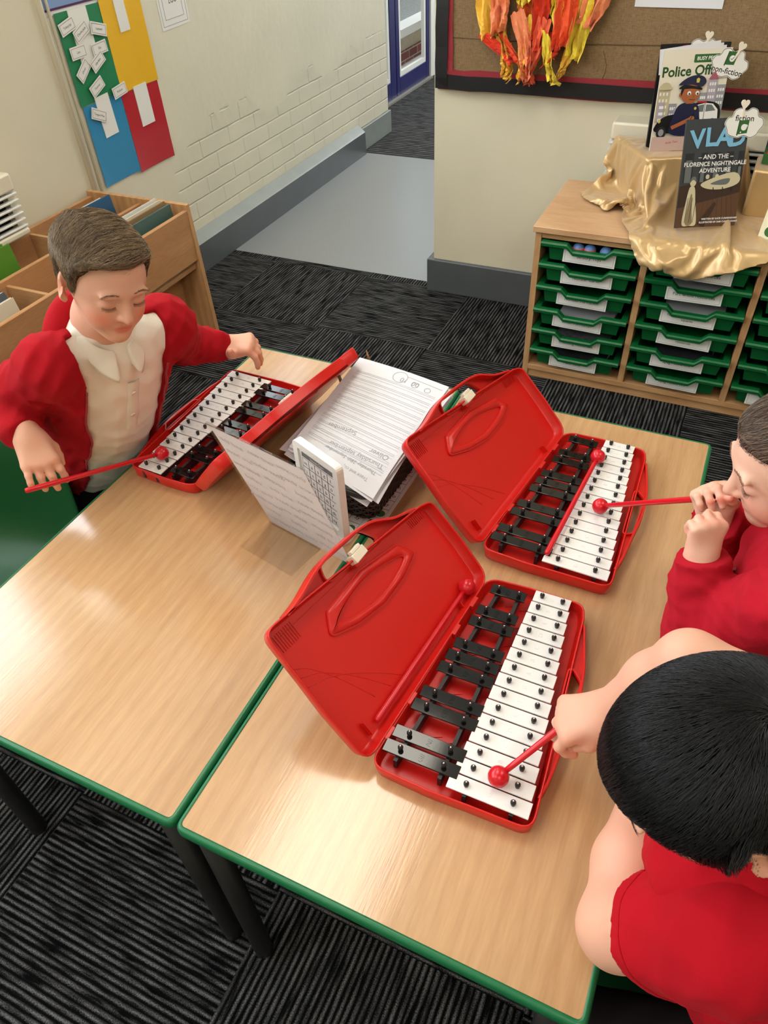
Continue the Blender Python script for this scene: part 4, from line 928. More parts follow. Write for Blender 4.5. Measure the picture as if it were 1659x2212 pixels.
for r in range(8):
    for c in range(3): b.text(ws[(r * 3 + c) % 10], .018, pr, ml @ Matrix.Translation((-.04 - c * .07, SHt - .035 - r * .036, 0)) @ Matrix.Rotation(.12, 4, 'Z')); b.text(ws[(r * 3 + c) % 10], .018, pr, mf @ Matrix.Translation((.04 + c * .07, SHt - .035 - r * .036, 0)) @ Matrix.Rotation(PI, 4, 'Y') @ Matrix.Rotation(.12, 4, 'Z'))
b.build('printed_page', e, norm=False)
# white framed sound chart on a foot, beyond the sign holder
fb = Vector((-.027, .612, T)); 
fx = Vector((-.118, .050, 0)).normalized(); e = empty('chart_stand', tuple(fb), 'white framed letter chart on a rounded foot, behind the acrylic sign', 'chart stand')
b = MB(); fw, fh = .135, .182; fmx = frame((0, 0, .012), -fx, (0, 0, 1))            # local X to the right edge (towards fb), face towards the viewer
fmx = fmx @ Matrix.Translation((-fw, 0, 0))
b.prism(rect(0, 0, fw, fh, .012), -.008, .008, M['white_paint'], [rect(.014, .014, fw - .014, fh - .014, .004)], mtx=fmx); b.build('frame', e)
b = MB(); b.box((.013, .013, -.004), (fw - .013, fh - .013, .003), M['card_white'], mtx=fmx); q = fmx @ Matrix.Translation((0, 0, .0033))
b.prism(rect(.020, fh - .034, fw - .020, fh - .023), 0, .0002, mat('grey_print', srgb(110, 110, 112), .6), mtx=q); b.text('Sound Chart', .008, M['card_white'], q @ Matrix.Translation((fw / 2, fh - .0285, .0004)))
ch = [['m', 'a', 's', 'd', 't'], ['i', 'n', 'p', 'g', 'o'], ['ck', 'k', 'u', 'b', 'f'], ['e', 'l', 'h', 'sh', 'r'], ['j', 'v', 'y', 'w', 'th'], ['z', 'ch', 'qu', 'x', 'ng']]
for r in range(6):
    for c in range(5):
        x0, y0 = .020 + c * .019, fh - .058 - r * .021
        b.prism(rect(x0, y0, x0 + .019, y0 + .021), 0, .0001, M['ink'], [rect(x0 + .0006, y0 + .0006, x0 + .0184, y0 + .0204)], mtx=q)
        b.text(ch[r][c], .0125, M['ink'], q @ Matrix.Translation((x0 + .0095, y0 + .0095, .0002)))
b.build('letter_chart', e)
b = MB(); b.prism(rect(-.004, -.026, fw + .004, .026, .024, 6), -.012, -.0002, M['white_paint'], mtx=frame((0, 0, .0125), -fx, (0, 0, 1)) @ Matrix.Translation((-fw, 0, 0)) @ Matrix.Rotation(-PI / 2, 4, 'X')); b.build('foot', e)
# ------------------------------------------------------------------ on top of the tray cabinet: gold satin over a box, books, cloud tags
def satin():
    m, nt, b = _new('gold_satin'); v = coords(nt); n = N(nt, 'ShaderNodeTexNoise', Scale=900., Detail=2.); L(nt, v, n.inputs['Vector'])
    b.inputs['Base Color'].default_value = (*srgb(206, 170, 116), 1); b.inputs['Roughness'].default_value = .3; b.inputs['Metallic'].default_value = .25; b.inputs['Sheen Weight'].default_value = .4
    b.inputs['Specular IOR Level'].default_value = .6; bump(nt, b, n.outputs['Fac'], .05, .0004); return m
M['satin'] = satin()
# draped sheet: let a real cloth settle over the box, the cabinet top and its front edge
BXP = [(.05, 2.684), (.196, 2.485), (.45, 2.60), (.45, 2.684)]
BX = (.075, .47, 2.49, 2.67, .765)                                   # box under the cloth: x0, x1, y0, y1, top
def settle_cloth():
    shape = [(-.06, 2.60), (-.10, 2.44), (-.02, 2.30), (.12, 2.27), (.24, 2.19), (.30, 2.045), (.37, 2.025), (.50, 2.11), (.72, 2.20), (.86, 2.30), (.86, 2.685), (.03, 2.685)]
    h = .0095; xs = np.arange(-.23, .92, h); ys = np.arange(1.88, 2.69, h); idx = {}; V = []; F = []
    def inside(x, y):
        c = False; j = len(shape) - 1
        for i in range(len(shape)):
            (xi, yi), (xj, yj) = shape[i], shape[j]
            if (yi > y) != (yj > y) and x < (xj - xi) * (y - yi) / (yj - yi) + xi: c = not c
            j = i
        return c
    for i, x in enumerate(xs):
        for j, y in enumerate(ys):
            if inside(x, y): idx[i, j] = len(V); V.append((x, y, BX[4] + .012 + .034 * math.sin(x * 30 + 1.2 * math.sin(y * 7)) * max(0, min(1, (2.56 - y) / .2))))
    S2 = [Vector(p) for p in shape]
    for (i, j), k in idx.items():
        if all((i + a, j + c) in idx for a, c in ((1, 0), (-1, 0), (0, 1), (0, -1), (1, 1), (-1, -1), (1, -1), (-1, 1))): continue
        p = Vector(V[k][:2]); best = None
        for a in range(len(S2)):
            u_, w_ = S2[a], S2[(a + 1) % len(S2)]; t = max(0, min(1, (p - u_).dot(w_ - u_) / (w_ - u_).length_squared)); c = u_ + (w_ - u_) * t
            if best is None or (c - p).length < (best - p).length: best = c
        V[k] = (best.x, best.y, V[k][2])
    for (i, j), k in idx.items():
        q = [(i, j), (i + 1, j), (i + 1, j + 1), (i, j + 1)]
        if all(t in idx for t in q): F.append([idx[t] for t in q])
    me = bpy.data.meshes.new('satin_sim'); me.from_pydata(V, [], F); ob = bpy.data.objects.new('satin_sim', me); COL.objects.link(ob); cols_ = []
    for k in range(3):
        b = MB()
        if k == 0: b.prism(BXP, CZ - .05, BX[4], M['paper'])
        elif k == 1: b.box((CX0 - .05, CY - .012, CZ - .12), (CX1 + .1, CB, CZ), M['paper'], .006)
        else: b.box((CX0 - .05, CY - .030, CZ - .5), (CX1 + .1, CB - .1, CZ - .046), M['paper'], .006)
        c = b.build('collider'); c.modifiers.new('c', 'COLLISION'); c.collision.thickness_outer = .004; c.collision.cloth_friction = 25; cols_.append(c)
    md = ob.modifiers.new('cloth', 'CLOTH'); st = md.settings; st.quality = 6; st.mass = .12; st.tension_stiffness = 12; st.compression_stiffness = 12; st.shear_stiffness = 4; st.bending_stiffness = .6; st.air_damping = 2.0
    md.collision_settings.distance_min = .004; md.collision_settings.use_self_collision = True; md.collision_settings.self_distance_min = .004; md.collision_settings.collision_quality = 3
    md.point_cache.frame_start = 1; md.point_cache.frame_end = 46
    # gather the cloth sideways into folds while it falls
    vg = ob.vertex_groups.new(name='pin'); vg.add([k for k, v in enumerate(V) if v[1] > 2.665 and .05 < v[0] < .5], 1.0, 'REPLACE'); st.vertex_group_mass = 'pin'
    st.use_pressure = False; st.shrink_min = -.08                     # slightly oversized, so it pouches and wrinkles
    SC.frame_start, SC.frame_end = 1, 46
    for f in range(1, 47): SC.frame_set(f)
    dg = bpy.context.evaluated_depsgraph_get(); ev = ob.evaluated_get(dg); m2 = bpy.data.meshes.new_from_object(ev); SC.frame_set(1)
    for c in cols_ + [ob]: bpy.data.objects.remove(c)
    return m2
me = settle_cloth(); me.name = 'satin_cloth'; me.materials.clear(); me.materials.append(M['satin'])
for p_ in me.polygons: p_.use_smooth = True
o = bpy.data.objects.new('satin_cloth', me); COL.objects.link(o); md = o.modifiers.new('s', 'SOLIDIFY'); md.thickness = .0012; md.offset = 1; md = o.modifiers.new('b', 'SUBSURF'); md.levels = md.render_levels = 1
tag(o, 'gold satin cloth draped over a box and hanging over the front of the tray cabinet', 'cloth')
b = MB(); b.prism(inset(BXP, .003), CZ, BX[4] - .003, mat('cardboard', srgb(176, 140, 100), .8))
tag(b.build('box'), 'plain box hidden under the gold satin cloth on the cabinet', 'box')
# --- illustrated paperbacks
def page(pts, z=0): return pts
def upright(x, y, z, yaw, lean_):
    """book frame: X to the right, Y up, Z towards the viewer (-y)"""
    return Matrix.Translation((x, y, z)) @ Matrix.Rotation(yaw, 4, 'Z') @ Matrix.Rotation(PI / 2 - lean_, 4, 'X')
P_ = lambda n, c, r=.4: mat('print_' + n, srgb(*c), r, spec=.4)
pc = dict(cream=(232, 224, 206), navy=(30, 34, 66), navy2=(44, 50, 90), skin=(172, 98, 58), green=(48, 100, 44), greend=(34, 78, 36), sand=(196, 184, 150), grey=(150, 150, 158), lilac=(176, 164, 180), white=(240, 240, 238), black=(18, 18, 22), glass=(110, 120, 118), red=(190, 40, 44), rose=(170, 90, 110), pink=(206, 176, 166), yellow=(206, 190, 80), slate=(58, 62, 66), slated=(36, 38, 42), slatel=(104, 108, 108), brown=(92, 62, 42), brownd=(58, 38, 28), sky=(124, 186, 220), bone=(206, 196, 164), dust=(140, 122, 92))
PR = {k: P_(k, v) for k, v in pc.items()}
class Art:
    """flat printed shapes on a cover of size w x h (origin bottom middle)"""
    def __init__(s): s.b = MB(); s.z = .0002; s.sy = None
    def poly(s, pts, c, sm=False):
        s.z += .00006; pts = pts if s.sy is None else [(x, s.sy + (y - s.sy) * .83) for x, y in pts]; q = smooth_poly(pts, 5) if sm else pts; s.b.flat(q, PR[c] if isinstance(c, str) else c, z=s.z); return s
    def rect(s, x0, y0, x1, y1, c, r=0): return s.poly(rect(x0, y0, x1, y1, r), c)
    def disc(s, x, y, rx, ry, c): return s.poly([(x + rx * math.cos(a), y + ry * math.sin(a)) for a in np.linspace(0, 2 * PI, 20)[:-1]], c)
    def line(s, pts, w, c):
        P = [Vector(p) for p in pts]; L_, R_ = [], []
        for i, p in enumerate(P):
            t = (P[min(i + 1, len(P) - 1)] - P[max(0, i - 1)]).normalized(); n = Vector((-t.y, t.x)) * w / 2; L_.append(tuple(p + n)); R_.append(tuple(p - n))
        return s.poly(L_ + R_[::-1], c)
    def text(s, t, size, x, y, c, rot=0, **k):
        s.z += .00006; s.b.text(t, size, PR[c] if isinstance(c, str) else c, Matrix.Translation((x, y, s.z)) @ Matrix.Rotation(rot, 4, 'Z'), **k); return s
def on_cover(art, name, parent, t):
    o = art.b.build(name, parent, norm=False); o.location = (0, 0, t); return o
# police officer book standing on the covered box
w, h, t = .216, .296, .010
BK = book('book', w, h, t, PR['cream'], 'cream paperback titled Police Officer, standing on the gold cloth', upright(.281, 2.601, BX[4] + .008, .38, .17), group='display books on the cabinet')
a = Art(); hw = w / 2; h = .345
a.rect(-.01, h - .045, .105, h - .018, 'green', .004).text('BUSY PEOPLE', .0165, .05, h - .0315, 'white', .02, bold=.0004)
a.text('Police Officer', .047, .003, h - .072, 'greend', .03, spacing=1.0, bold=.0012)
for x0, x1, yt, c in ((-.13, -.082, .215, 'sand'), (-.082, -.05, .165, 'grey'), (-.125, -.10, .17, 'lilac'), (.06, .095, .245, 'lilac'), (.095, .13, .225, 'grey'), (-.06, -.02, .15, 'lilac'), (.03, .06, .20, 'grey')):
    a.rect(x0, .10, x1, yt, c)
    for r in range(4):
        for k in range(3): a.rect(x0 + .006 + k * (x1 - x0 - .008) / 3, yt - .022 - r * .022, x0 + .006 + k * (x1 - x0 - .008) / 3 + .006, yt - .012 - r * .022, 'white')
a.poly([(-.13, .215), (-.082, .215), (-.09, .232), (-.106, .238), (-.122, .232)], 'sand', True).poly([(.058, .245), (.0775, .272), (.097, .245)], 'rose')
a.sy = .06
a.poly([(-.118, .068), (-.124, .10), (-.09, .135), (-.02, .15), (.03, .19), (.09, .19), (.122, .165), (.128, .10), (.115, .062), (.0, .06)], 'black', True)          # car
a.poly([(.022, .10), (.028, .178), (.060, .186), (.062, .10)], 'white').poly([(.064, .10), (.062, .186), (.092, .182), (.114, .158), (.12, .108)], 'white')
a.poly([(-.012, .152), (.018, .178), (.020, .150)], 'glass').poly([(.032, .150), (.034, .176), (.058, .181), (.058, .150)], 'glass').poly([(.066, .150), (.066, .180), (.088, .178), (.106, .154)], 'glass')
a.disc(-.098, .066, .020, .026, 'slated').disc(-.098, .066, .011, .015, 'grey').disc(.10, .098, .017, .024, 'slated').disc(.10, .098, .009, .013, 'grey').rect(.028, .187, .066, .194, 'red').disc(-.112, .115, .006, .008, 'yellow')
a.poly([(-.062, .06), (-.058, .14), (-.040, .182), (.0, .19), (.030, .18), (.044, .14), (.046, .06)], 'navy', True)                                   # officer
a.poly([(-.018, .185), (-.016, .20), (.012, .20), (.014, .185)], 'skin').disc(-.004, .225, .036, .038, 'skin').disc(-.041, .222, .008, .011, 'skin')
a.poly([(-.044, .235), (-.040, .215), (-.034, .235), (-.03, .25), (-.04, .252)], 'black').poly([(-.052, .246), (-.034, .262), (.0, .258), (.034, .250), (.036, .240), (.0, .246)], 'black', True)
a.poly([(-.056, .262), (-.030, .288), (.004, .300), (.036, .294), (.050, .272), (.034, .252), (.0, .262), (-.03, .262)], 'navy', True).poly([(.012, .270), (.022, .270), (.024, .284), (.017, .290), (.010, .284)], 'yellow')
for s_ in (-1, 1): a.disc(.006 + s_ * .016, .228, .0075, .0085, 'white').disc(.007 + s_ * .016, .225, .0035, .0045, 'black')
a.line([(-.006, .203), (.006, .200), (.016, .203)], .0016, 'black').line([(.006, .222), (.010, .212), (.005, .211)], .0014, 'brown').disc(.024, .165, .005, .006, 'yellow')
a.line([(-.06, .085), (-.02, .105), (.012, .122)], .016, 'skin').disc(.016, .124, .011, .010, 'skin').line([(.012, .118), (.022, .145)], .0026, 'black').poly([(.006, .100), (.044, .125), (.052, .114), (.014, .090)], 'black').disc(.036, .100, .013, .011, 'skin')
a.sy = None; a.rect(-.131, .0, .131, .05, 'pink').text('Ando Twin', .011, -.05, .03, 'red', .1, shear=.3)
a.b.bm.transform(Matrix.Diagonal((.216 / .262, .296 / .345, 1, 1)))
on_cover(a, 'cover_print', BK, t)
h = .296
for k in range(3):
    b = MB(); b.box((-.09, h - .06, .002 + k * .002), (.10, h + .004 + .004 * k, .0026 + k * .002), M['paper'], mtx=Matrix.Rotation(.035 * (k + 1), 4, 'Z')); b.build('loose_page', BK)
# dark book behind it
BK2 = book('book', .222, .305, .012, PR['black'], 'black covered book standing behind the Police Officer paperback', upright(.266, 2.634, BX[4] + .008, .38, .15), group='display books on the cabinet')
a = Art(); a.disc(-.03, .283, .030, .018, 'red').text('Urban', .016, -.03, .283, 'white', -.1, bold=.0005); on_cover(a, 'cover_print', BK2, .012)
# vlad book, lower, leaning on the cloth over the box front
w, h, t = .196, .315, .009
BK3 = book('book', w, h, t, PR['slate'], 'dark paperback with a big pale blue title, leaning in front of the taller books', upright(.426, 2.330, CZ + .022, .45, .31), group='display books on the cabinet')
a = Art()
a.rect(-w / 2, .0, w / 2, .125, 'brown').poly([(-w / 2, .125), (-.02, .14), (w / 2, .165), (w / 2, .10), (-w / 2, .06)], 'brownd')
for k in range(7): a.line([(-.02 + .018 * k, .0), (.012 * k - .01, .12 + .003 * k)], .0009, 'brownd')
for k, (x0, x1) in enumerate(((-.09, -.062), (-.04, -.02), (.0, .022), (.04, .062), (.078, .095))): a.rect(x0, .135, x1, .22, 'slated'); a.rect(x0 + .004, .135, x1 - .004, .20 - .006 * k, 'slatel')
a.poly([(-.03, .13), (.02, .15), (.07, .16), (.092, .145), (.085, .125), (.04, .112), (-.01, .115)], 'bone', True).poly([(.0, .128), (.03, .14), (.06, .142), (.05, .125)], 'slatel', True)
for k in range(4): a.line([(-.02 + .03 * k, .118), (-.018 + .03 * k, .104)], .003, 'slated'); a.disc(-.012 + .03 * k, .150, .006, .007, 'bone')
a.poly([(-.078, .012), (-.072, .08), (-.066, .118), (-.058, .124), (-.048, .118), (-.042, .08), (-.032, .012), (-.055, .006)], 'bone', True).poly([(-.068, .014), (-.062, .085), (-.055, .10), (-.050, .05), (-.046, .012)], 'dust', True).disc(-.056, .136, .010, .013, 'bone').poly([(-.066, .135), (-.062, .150), (-.05, .151), (-.046, .136), (-.056, .143)], 'slatel', True)
for x in (-.07, -.056, -.044): a.line([(x, .015), (x + .004, .09)], .0014, 'slated')
a.poly([(-.03, .01), (.02, .075), (.026, .07), (-.005, .0)], 'brownd')
for i, (ch, dy, rz) in enumerate((('V', 0, .10), ('L', .004, .02), ('A', .003, -.03), ('D', .001, .05))): a.text(ch, .072, -.058 + .041 * i, h - .058 + dy, 'sky', rz, bold=.0022)
a.text('– AND THE –', .0185, .006, h - .108, 'white', .0, bold=.0003).text('FLORENCE NIGHTINGALE', .0168, .006, h - .128, 'white', bold=.0004).text('ADVENTURE', .0172, .008, h - .147, 'white', bold=.0004)
a.text('WRITTEN BY KATE CUNNINGHAM', .0073, .042, .024, 'white', bold=.0002).text('ILLUSTRATED BY SAM CUNNINGHAM', .0073, .040, .014, 'white', bold=.0002)
on_cover(a, 'cover_print', BK3, t)
# cloud shaped tags with heart topped pegs
def cloud(label, txt, m, dy_text, tick):
    e = empty('cloud_tag', (0, 0, 0), label, 'tag', 'cloud tags on the display books'); e.matrix_world = m
    c = [(-.052, -.012), (-.060, .004), (-.052, .020), (-.040, .024), (-.034, .040), (-.016, .047), (.002, .040), (.018, .048), (.036, .042), (.042, .026), (.056, .020), (.062, .002), (.052, -.014), (.044, -.028), (.026, -.036), (.006, -.030), (-.012, -.036), (-.034, -.032), (-.046, -.026)]
    q = smooth_poly(c[::-1], 4); b = MB(); b.prism(q, 0, .0014, M['card_white']); b.build('card', e)
    a = Art(); a.z = .0014; i_ = inset(q, .0022); a.b.prism(q and inset(q, .0012), .0014, .0015, PR['black'], [inset(q, .0026)])
    a.text(txt, .0235, .0, dy_text, 'black', bold=.0003); y = .016 if dy_text < 0 else -.010
    a.poly([(-.014, y - .020), (-.012, y + .022), (.016, y + .026), (.014, y - .016)], 'green').poly([(-.018, y - .018), (-.016, y + .022), (-.012, y + .022), (-.014, y - .020)], 'greend').poly([(-.014, y - .020), (.014, y - .016), (.014, y - .012), (-.014, y - .016)], 'white').disc(.002, y + .004, .009, .009, 'white')
    if tick: a.line([(-.003, y + .004), (.001, y + .0), (.007, y + .010)], .0018, 'black')
    else: a.disc(-.006, y - .010, .002, .002, 'white').disc(.008, y + .008, .005, .004, 'white')
    o = a.b.build('print', e, norm=False); return e
def peg(e, x, y, rz):
    hp = smooth_poly([(0, -.012), (.008, -.004), (.0125, .004), (.010, .011), (.004, .012), (0, .008), (-.004, .012), (-.010, .011), (-.0125, .004), (-.008, -.004)], 4)
    m = Matrix.Translation((x, y, .002)) @ Matrix.Rotation(rz, 4, 'Z'); b = MB(); b.prism(hp, 0, .005, M['cream_plastic'], mtx=m @ Matrix.Translation((0, .020, 0))); b.box((-.0028, -.016, 0), (.0028, .012, .004), M['cream_plastic'], .0006, m); b.build('heart_peg', e)
UP1 = BK.matrix_world.copy(); UP3 = BK3.matrix_world.copy(); UP2 = BK2.matrix_world.copy()
e = cloud('white cloud tag reading non-fiction, pegged to the Police Officer book', 'non-fiction', UP1 @ Matrix.Translation((.104, .246, .014)) @ Matrix.Rotation(-.22, 4, 'Z'), -.016, True); peg(e, .012, .036, -.25)
e = cloud('white cloud tag reading fiction, pegged to the dark paperback with the pale blue title', 'fiction', UP3 @ Matrix.Translation((.078, .292, .0125)) @ Matrix.Rotation(-.06, 4, 'Z'), .018, False); peg(e, -.010, .036, -.05)
e = cloud('white cloud tag mostly hidden behind the Police Officer book', 'fiction', UP2 @ Matrix.Translation((.02, .270, .0135)), .018, False); peg(e, .012, .034, -.1)
# right edge of the picture: another standing book, a folded card with green print
BK4 = book('book', .24, .27, .010, PR['slated'], 'dark book with grass and small figures on its cover, at the right edge', upright(.665, 2.56, CZ + .16, .0, .2), group='display books on the cabinet')
a = Art(); a.rect(-.12, 0, .12, .05, 'greend').rect(-.12, .0, .12, .035, 'green'); a.disc(-.10, .075, .010, .013, 'bone').poly([(-.112, .03), (-.108, .065), (-.092, .065), (-.088, .03)], 'red').disc(-.072, .070, .009, .011, 'bone').poly([(-.082, .03), (-.078, .06), (-.066, .06), (-.062, .03)], 'slatel').disc(0, .2, .06, .05, 'navy2'); on_cover(a, 'cover_print', BK4, .010)
b = MB(); b.box((.53, 2.50, CZ + .002), (.80, 2.66, CZ + .158), M['satin'], .01); tag(b.build('covered_block'), 'block wrapped in gold satin under the book at the right edge', 'block')
b = MB(); mt = upright(.595, 2.33, CZ + .010, -.25, .25)
b.box((0, 0, 0), (.15, .135, .0012), mat('cream_card', srgb(236, 230, 200), .6), mtx=mt); b.box((0, 0, 0), (.15, .135, .0012), bpy.data.materials['cream_card'], mtx=mt @ Matrix.Translation((0, .128, -.002)) @ Matrix.Rotation(.62, 4, 'X') @ Matrix.Translation((0, -.128, 0)))
b.lathe([(.016, 0), (.015, .0015)], PR['green'], 14, mt @ Matrix.Translation((.03, .022, .0012)))
tag(b.build('folded_card'), 'cream folded card with a green print standing on the cabinet at the right edge', 'card')
# ------------------------------------------------------------------ organic modelling: smooth distance fields turned into one continuous mesh
f32 = np.float32
def A_(v): return np.array(v, dtype=np.float64)
def rcone(a, b, ra, rb):
    a, b = A_(a), A_(b); ba = b - a; l2 = ba @ ba
    def f(p):
        t = np.clip((p - a) @ ba / l2, 0, 1); q = p - a - t[:, None] * ba
        return np.sqrt((q * q).sum(1)) - (ra + (rb - ra) * t)
    return f, (a + b) / 2, math.sqrt(l2) / 2 + max(ra, rb)
def ell(c, r, Rm=None):
    c, r = A_(c), A_(r); Rm = None if Rm is None else A_(Rm)
    def f(p):
        q = p - c
        if Rm is not None: q = q @ Rm
        k0 = np.sqrt(((q / r) ** 2).sum(1)); k1 = np.sqrt(((q / r ** 2) ** 2).sum(1)) + 1e-9
        return k0 * (k0 - 1) / k1
    return f, c, r.max()
def smin(a, b, k):
    h = np.maximum(k - np.abs(a - b), 0) / k; return np.minimum(a, b) - h * h * k * .25
class Field:
    def __init__(s): s.ops = []; s.post = []
    def add(s, prim, k=.01, sub=False): s.ops.append((prim, k, sub)); return s
    def sub(s, prim, k=.006): return s.add(prim, k, True)
    def tf(s, prim, M):
        """local primitive -> world through M = (origin, 3x3 columns, scale)"""
        o, B, sc = M; f, c, r = prim
        return (lambda p: f((p - o) @ B / sc) * sc), o + B @ (c * sc), r * sc
    def __call__(s, p, cull=True):
        d = np.full(len(p), 1.0)
        for (f, c, r), k, sub in s.ops:
            if cull:
                m = ((p - c) ** 2).sum(1) < (r + 3 * k + .02) ** 2
                if not m.any(): continue
                v = f(p[m]); d[m] = -smin(-d[m], v, k) if sub else smin(d[m], v, k)
            else:
                v = f(p); d = -smin(-d, v, k) if sub else smin(d, v, k)
        for g in s.post: d = g(p, d)
        return d
    def bounds(s):
        lo = np.min([c - r for (f, c, r), k, sub in s.ops if not sub], 0) - .012; hi = np.max([c + r for (f, c, r), k, sub in s.ops if not sub], 0) + .012
        return lo, hi
    def grad(s, p, e=.001):
        return np.stack([s(p + A_(v) * e) - s(p - A_(v) * e) for v in ((1, 0, 0), (0, 1, 0), (0, 0, 1))], 1) / (2 * e)
def surface_nets(F, h, lo=None, hi=None, margin=.0):
    l, u = F.bounds(); lo = l if lo is None else np.maximum(l, lo); hi = u if hi is None else np.minimum(u, hi)
    B = 8; nb = np.ceil((hi - lo) / (h * B)).astype(int) + 1; n = nb * B
    D = np.full(n, 1.0, dtype=f32)
    bi = np.stack(np.meshgrid(*[np.arange(k) for k in nb], indexing='ij'), -1).reshape(-1, 3)
    ctr = lo + (bi * B + (B - 1) / 2) * h; dc = F(ctr, False); half = h * B * .87 + margin
    near = np.abs(dc) < half * 1.5
    inside = bi[(~near) & (dc < 0)]
    for b in inside: D[b[0] * B:b[0] * B + B, b[1] * B:b[1] * B + B, b[2] * B:b[2] * B + B] = -1
    loc = np.stack(np.meshgrid(*[np.arange(B)] * 3, indexing='ij'), -1).reshape(-1, 3)
    act = bi[near]
    for c0 in range(0, len(act), 1500):
        a = act[c0:c0 + 1500]; idx = (a[:, None, :] * B + loc[None]).reshape(-1, 3); v = F(lo + idx * h).astype(f32)
        D[idx[:, 0], idx[:, 1], idx[:, 2]] = v
    S = D < 0; nx, ny, nz = n
    cnt = np.zeros((nx - 1, ny - 1, nz - 1), np.int8)
    for i in (0, 1):
        for j in (0, 1):
            for k in (0, 1): cnt += S[i:nx - 1 + i, j:ny - 1 + j, k:nz - 1 + k]
    cells = np.argwhere((cnt > 0) & (cnt < 8)); cid = np.full(cnt.shape, -1, np.int32); cid[tuple(cells.T)] = np.arange(len(cells))
    corners = [(i, j, k) for i in (0, 1) for j in (0, 1) for k in (0, 1)]
    cv_ = np.stack([D[cells[:, 0] + i, cells[:, 1] + j, cells[:, 2] + k] for i, j, k in corners], 1).astype(np.float64)
    acc = np.zeros((len(cells), 3)); num = np.zeros(len(cells))
    for a in range(8):
        for b in range(a + 1, 8):
            da = A_(corners[b]) - A_(corners[a])
            if np.abs(da).sum() != 1: continue
            va, vb = cv_[:, a], cv_[:, b]; m = (va < 0) != (vb < 0); t = va[m] / (va[m] - vb[m])
            acc[m] += A_(corners[a]) + t[:, None] * da; num[m] += 1
    V = lo + (cells + acc / num[:, None]) * h
    faces = []
    for ax in range(3):
        sl0 = [slice(None)] * 3; sl1 = [slice(None)] * 3; sl0[ax] = slice(0, -1); sl1[ax] = slice(1, None)
        e = np.argwhere(S[tuple(sl0)] != S[tuple(sl1)]); o1, o2 = [(1, 2), (2, 0), (0, 1)][ax]
        e = e[(e[:, o1] > 0) & (e[:, o2] > 0) & (e[:, o1] < n[o1] - 1) & (e[:, o2] < n[o2] - 1)]
        q = []
        for s1, s2 in ((1, 1), (0, 1), (0, 0), (1, 0)):
            c = e.copy(); c[:, o1] -= s1; c[:, o2] -= s2; q.append(cid[c[:, 0], c[:, 1], c[:, 2]])
        q = np.stack(q, 1); flip = ~S[tuple(e.T)]; ok = (q >= 0).all(1); q, flip = q[ok], flip[ok]
        q[flip] = q[flip][:, ::-1]; faces.append(q)
    return V, np.concatenate(faces)
def np_mesh(name, V, Fq, m, parent=None, color=None, smooth=True):
    me = bpy.data.meshes.new(name); me.vertices.add(len(V)); me.vertices.foreach_set('co', np.asarray(V, f32).ravel())
    k = Fq.shape[1]; me.loops.add(len(Fq) * k); me.loops.foreach_set('vertex_index', Fq.astype(np.int32).ravel())
    me.polygons.add(len(Fq)); me.polygons.foreach_set('loop_start', np.arange(0, len(Fq) * k, k, dtype=np.int32)); me.polygons.foreach_set('use_smooth', np.full(len(Fq), smooth))
    if color is not None:
        a = me.color_attributes.new('tint', 'FLOAT_COLOR', 'POINT'); a.data.foreach_set('color', np.concatenate([color, np.ones((len(V), 1))], 1).astype(f32).ravel())
    me.update(calc_edges=True); me.validate(); me.materials.append(m)
    o = bpy.data.objects.new(name, me); COL.objects.link(o)
    if parent: o.parent = parent; o.location = -Vector(parent.location)
    return o
def relax(V, Fq, it=1, lam=.5):
    e = np.concatenate([Fq[:, [i, (i + 1) % 4]] for i in range(4)]); e = np.concatenate([e, e[:, ::-1]]); n = np.bincount(e[:, 0], minlength=len(V))[:, None]
    for _ in range(it):
        s = np.stack([np.bincount(e[:, 0], weights=V[e[:, 1], i], minlength=len(V)) for i in range(3)], 1); V = V + lam * (s / np.maximum(n, 1) - V)
    return V
def basis(x, y, z): return np.stack([A_(x), A_(y), A_(z)], 1)
def nrm(v): v = A_(v); return v / np.linalg.norm(v)
def frame_fu(F, U):
    """columns left, forward, up"""
    F = nrm(F); U = A_(U); U = nrm(U - F * (U @ F)); return basis(np.cross(U, F), F, U)
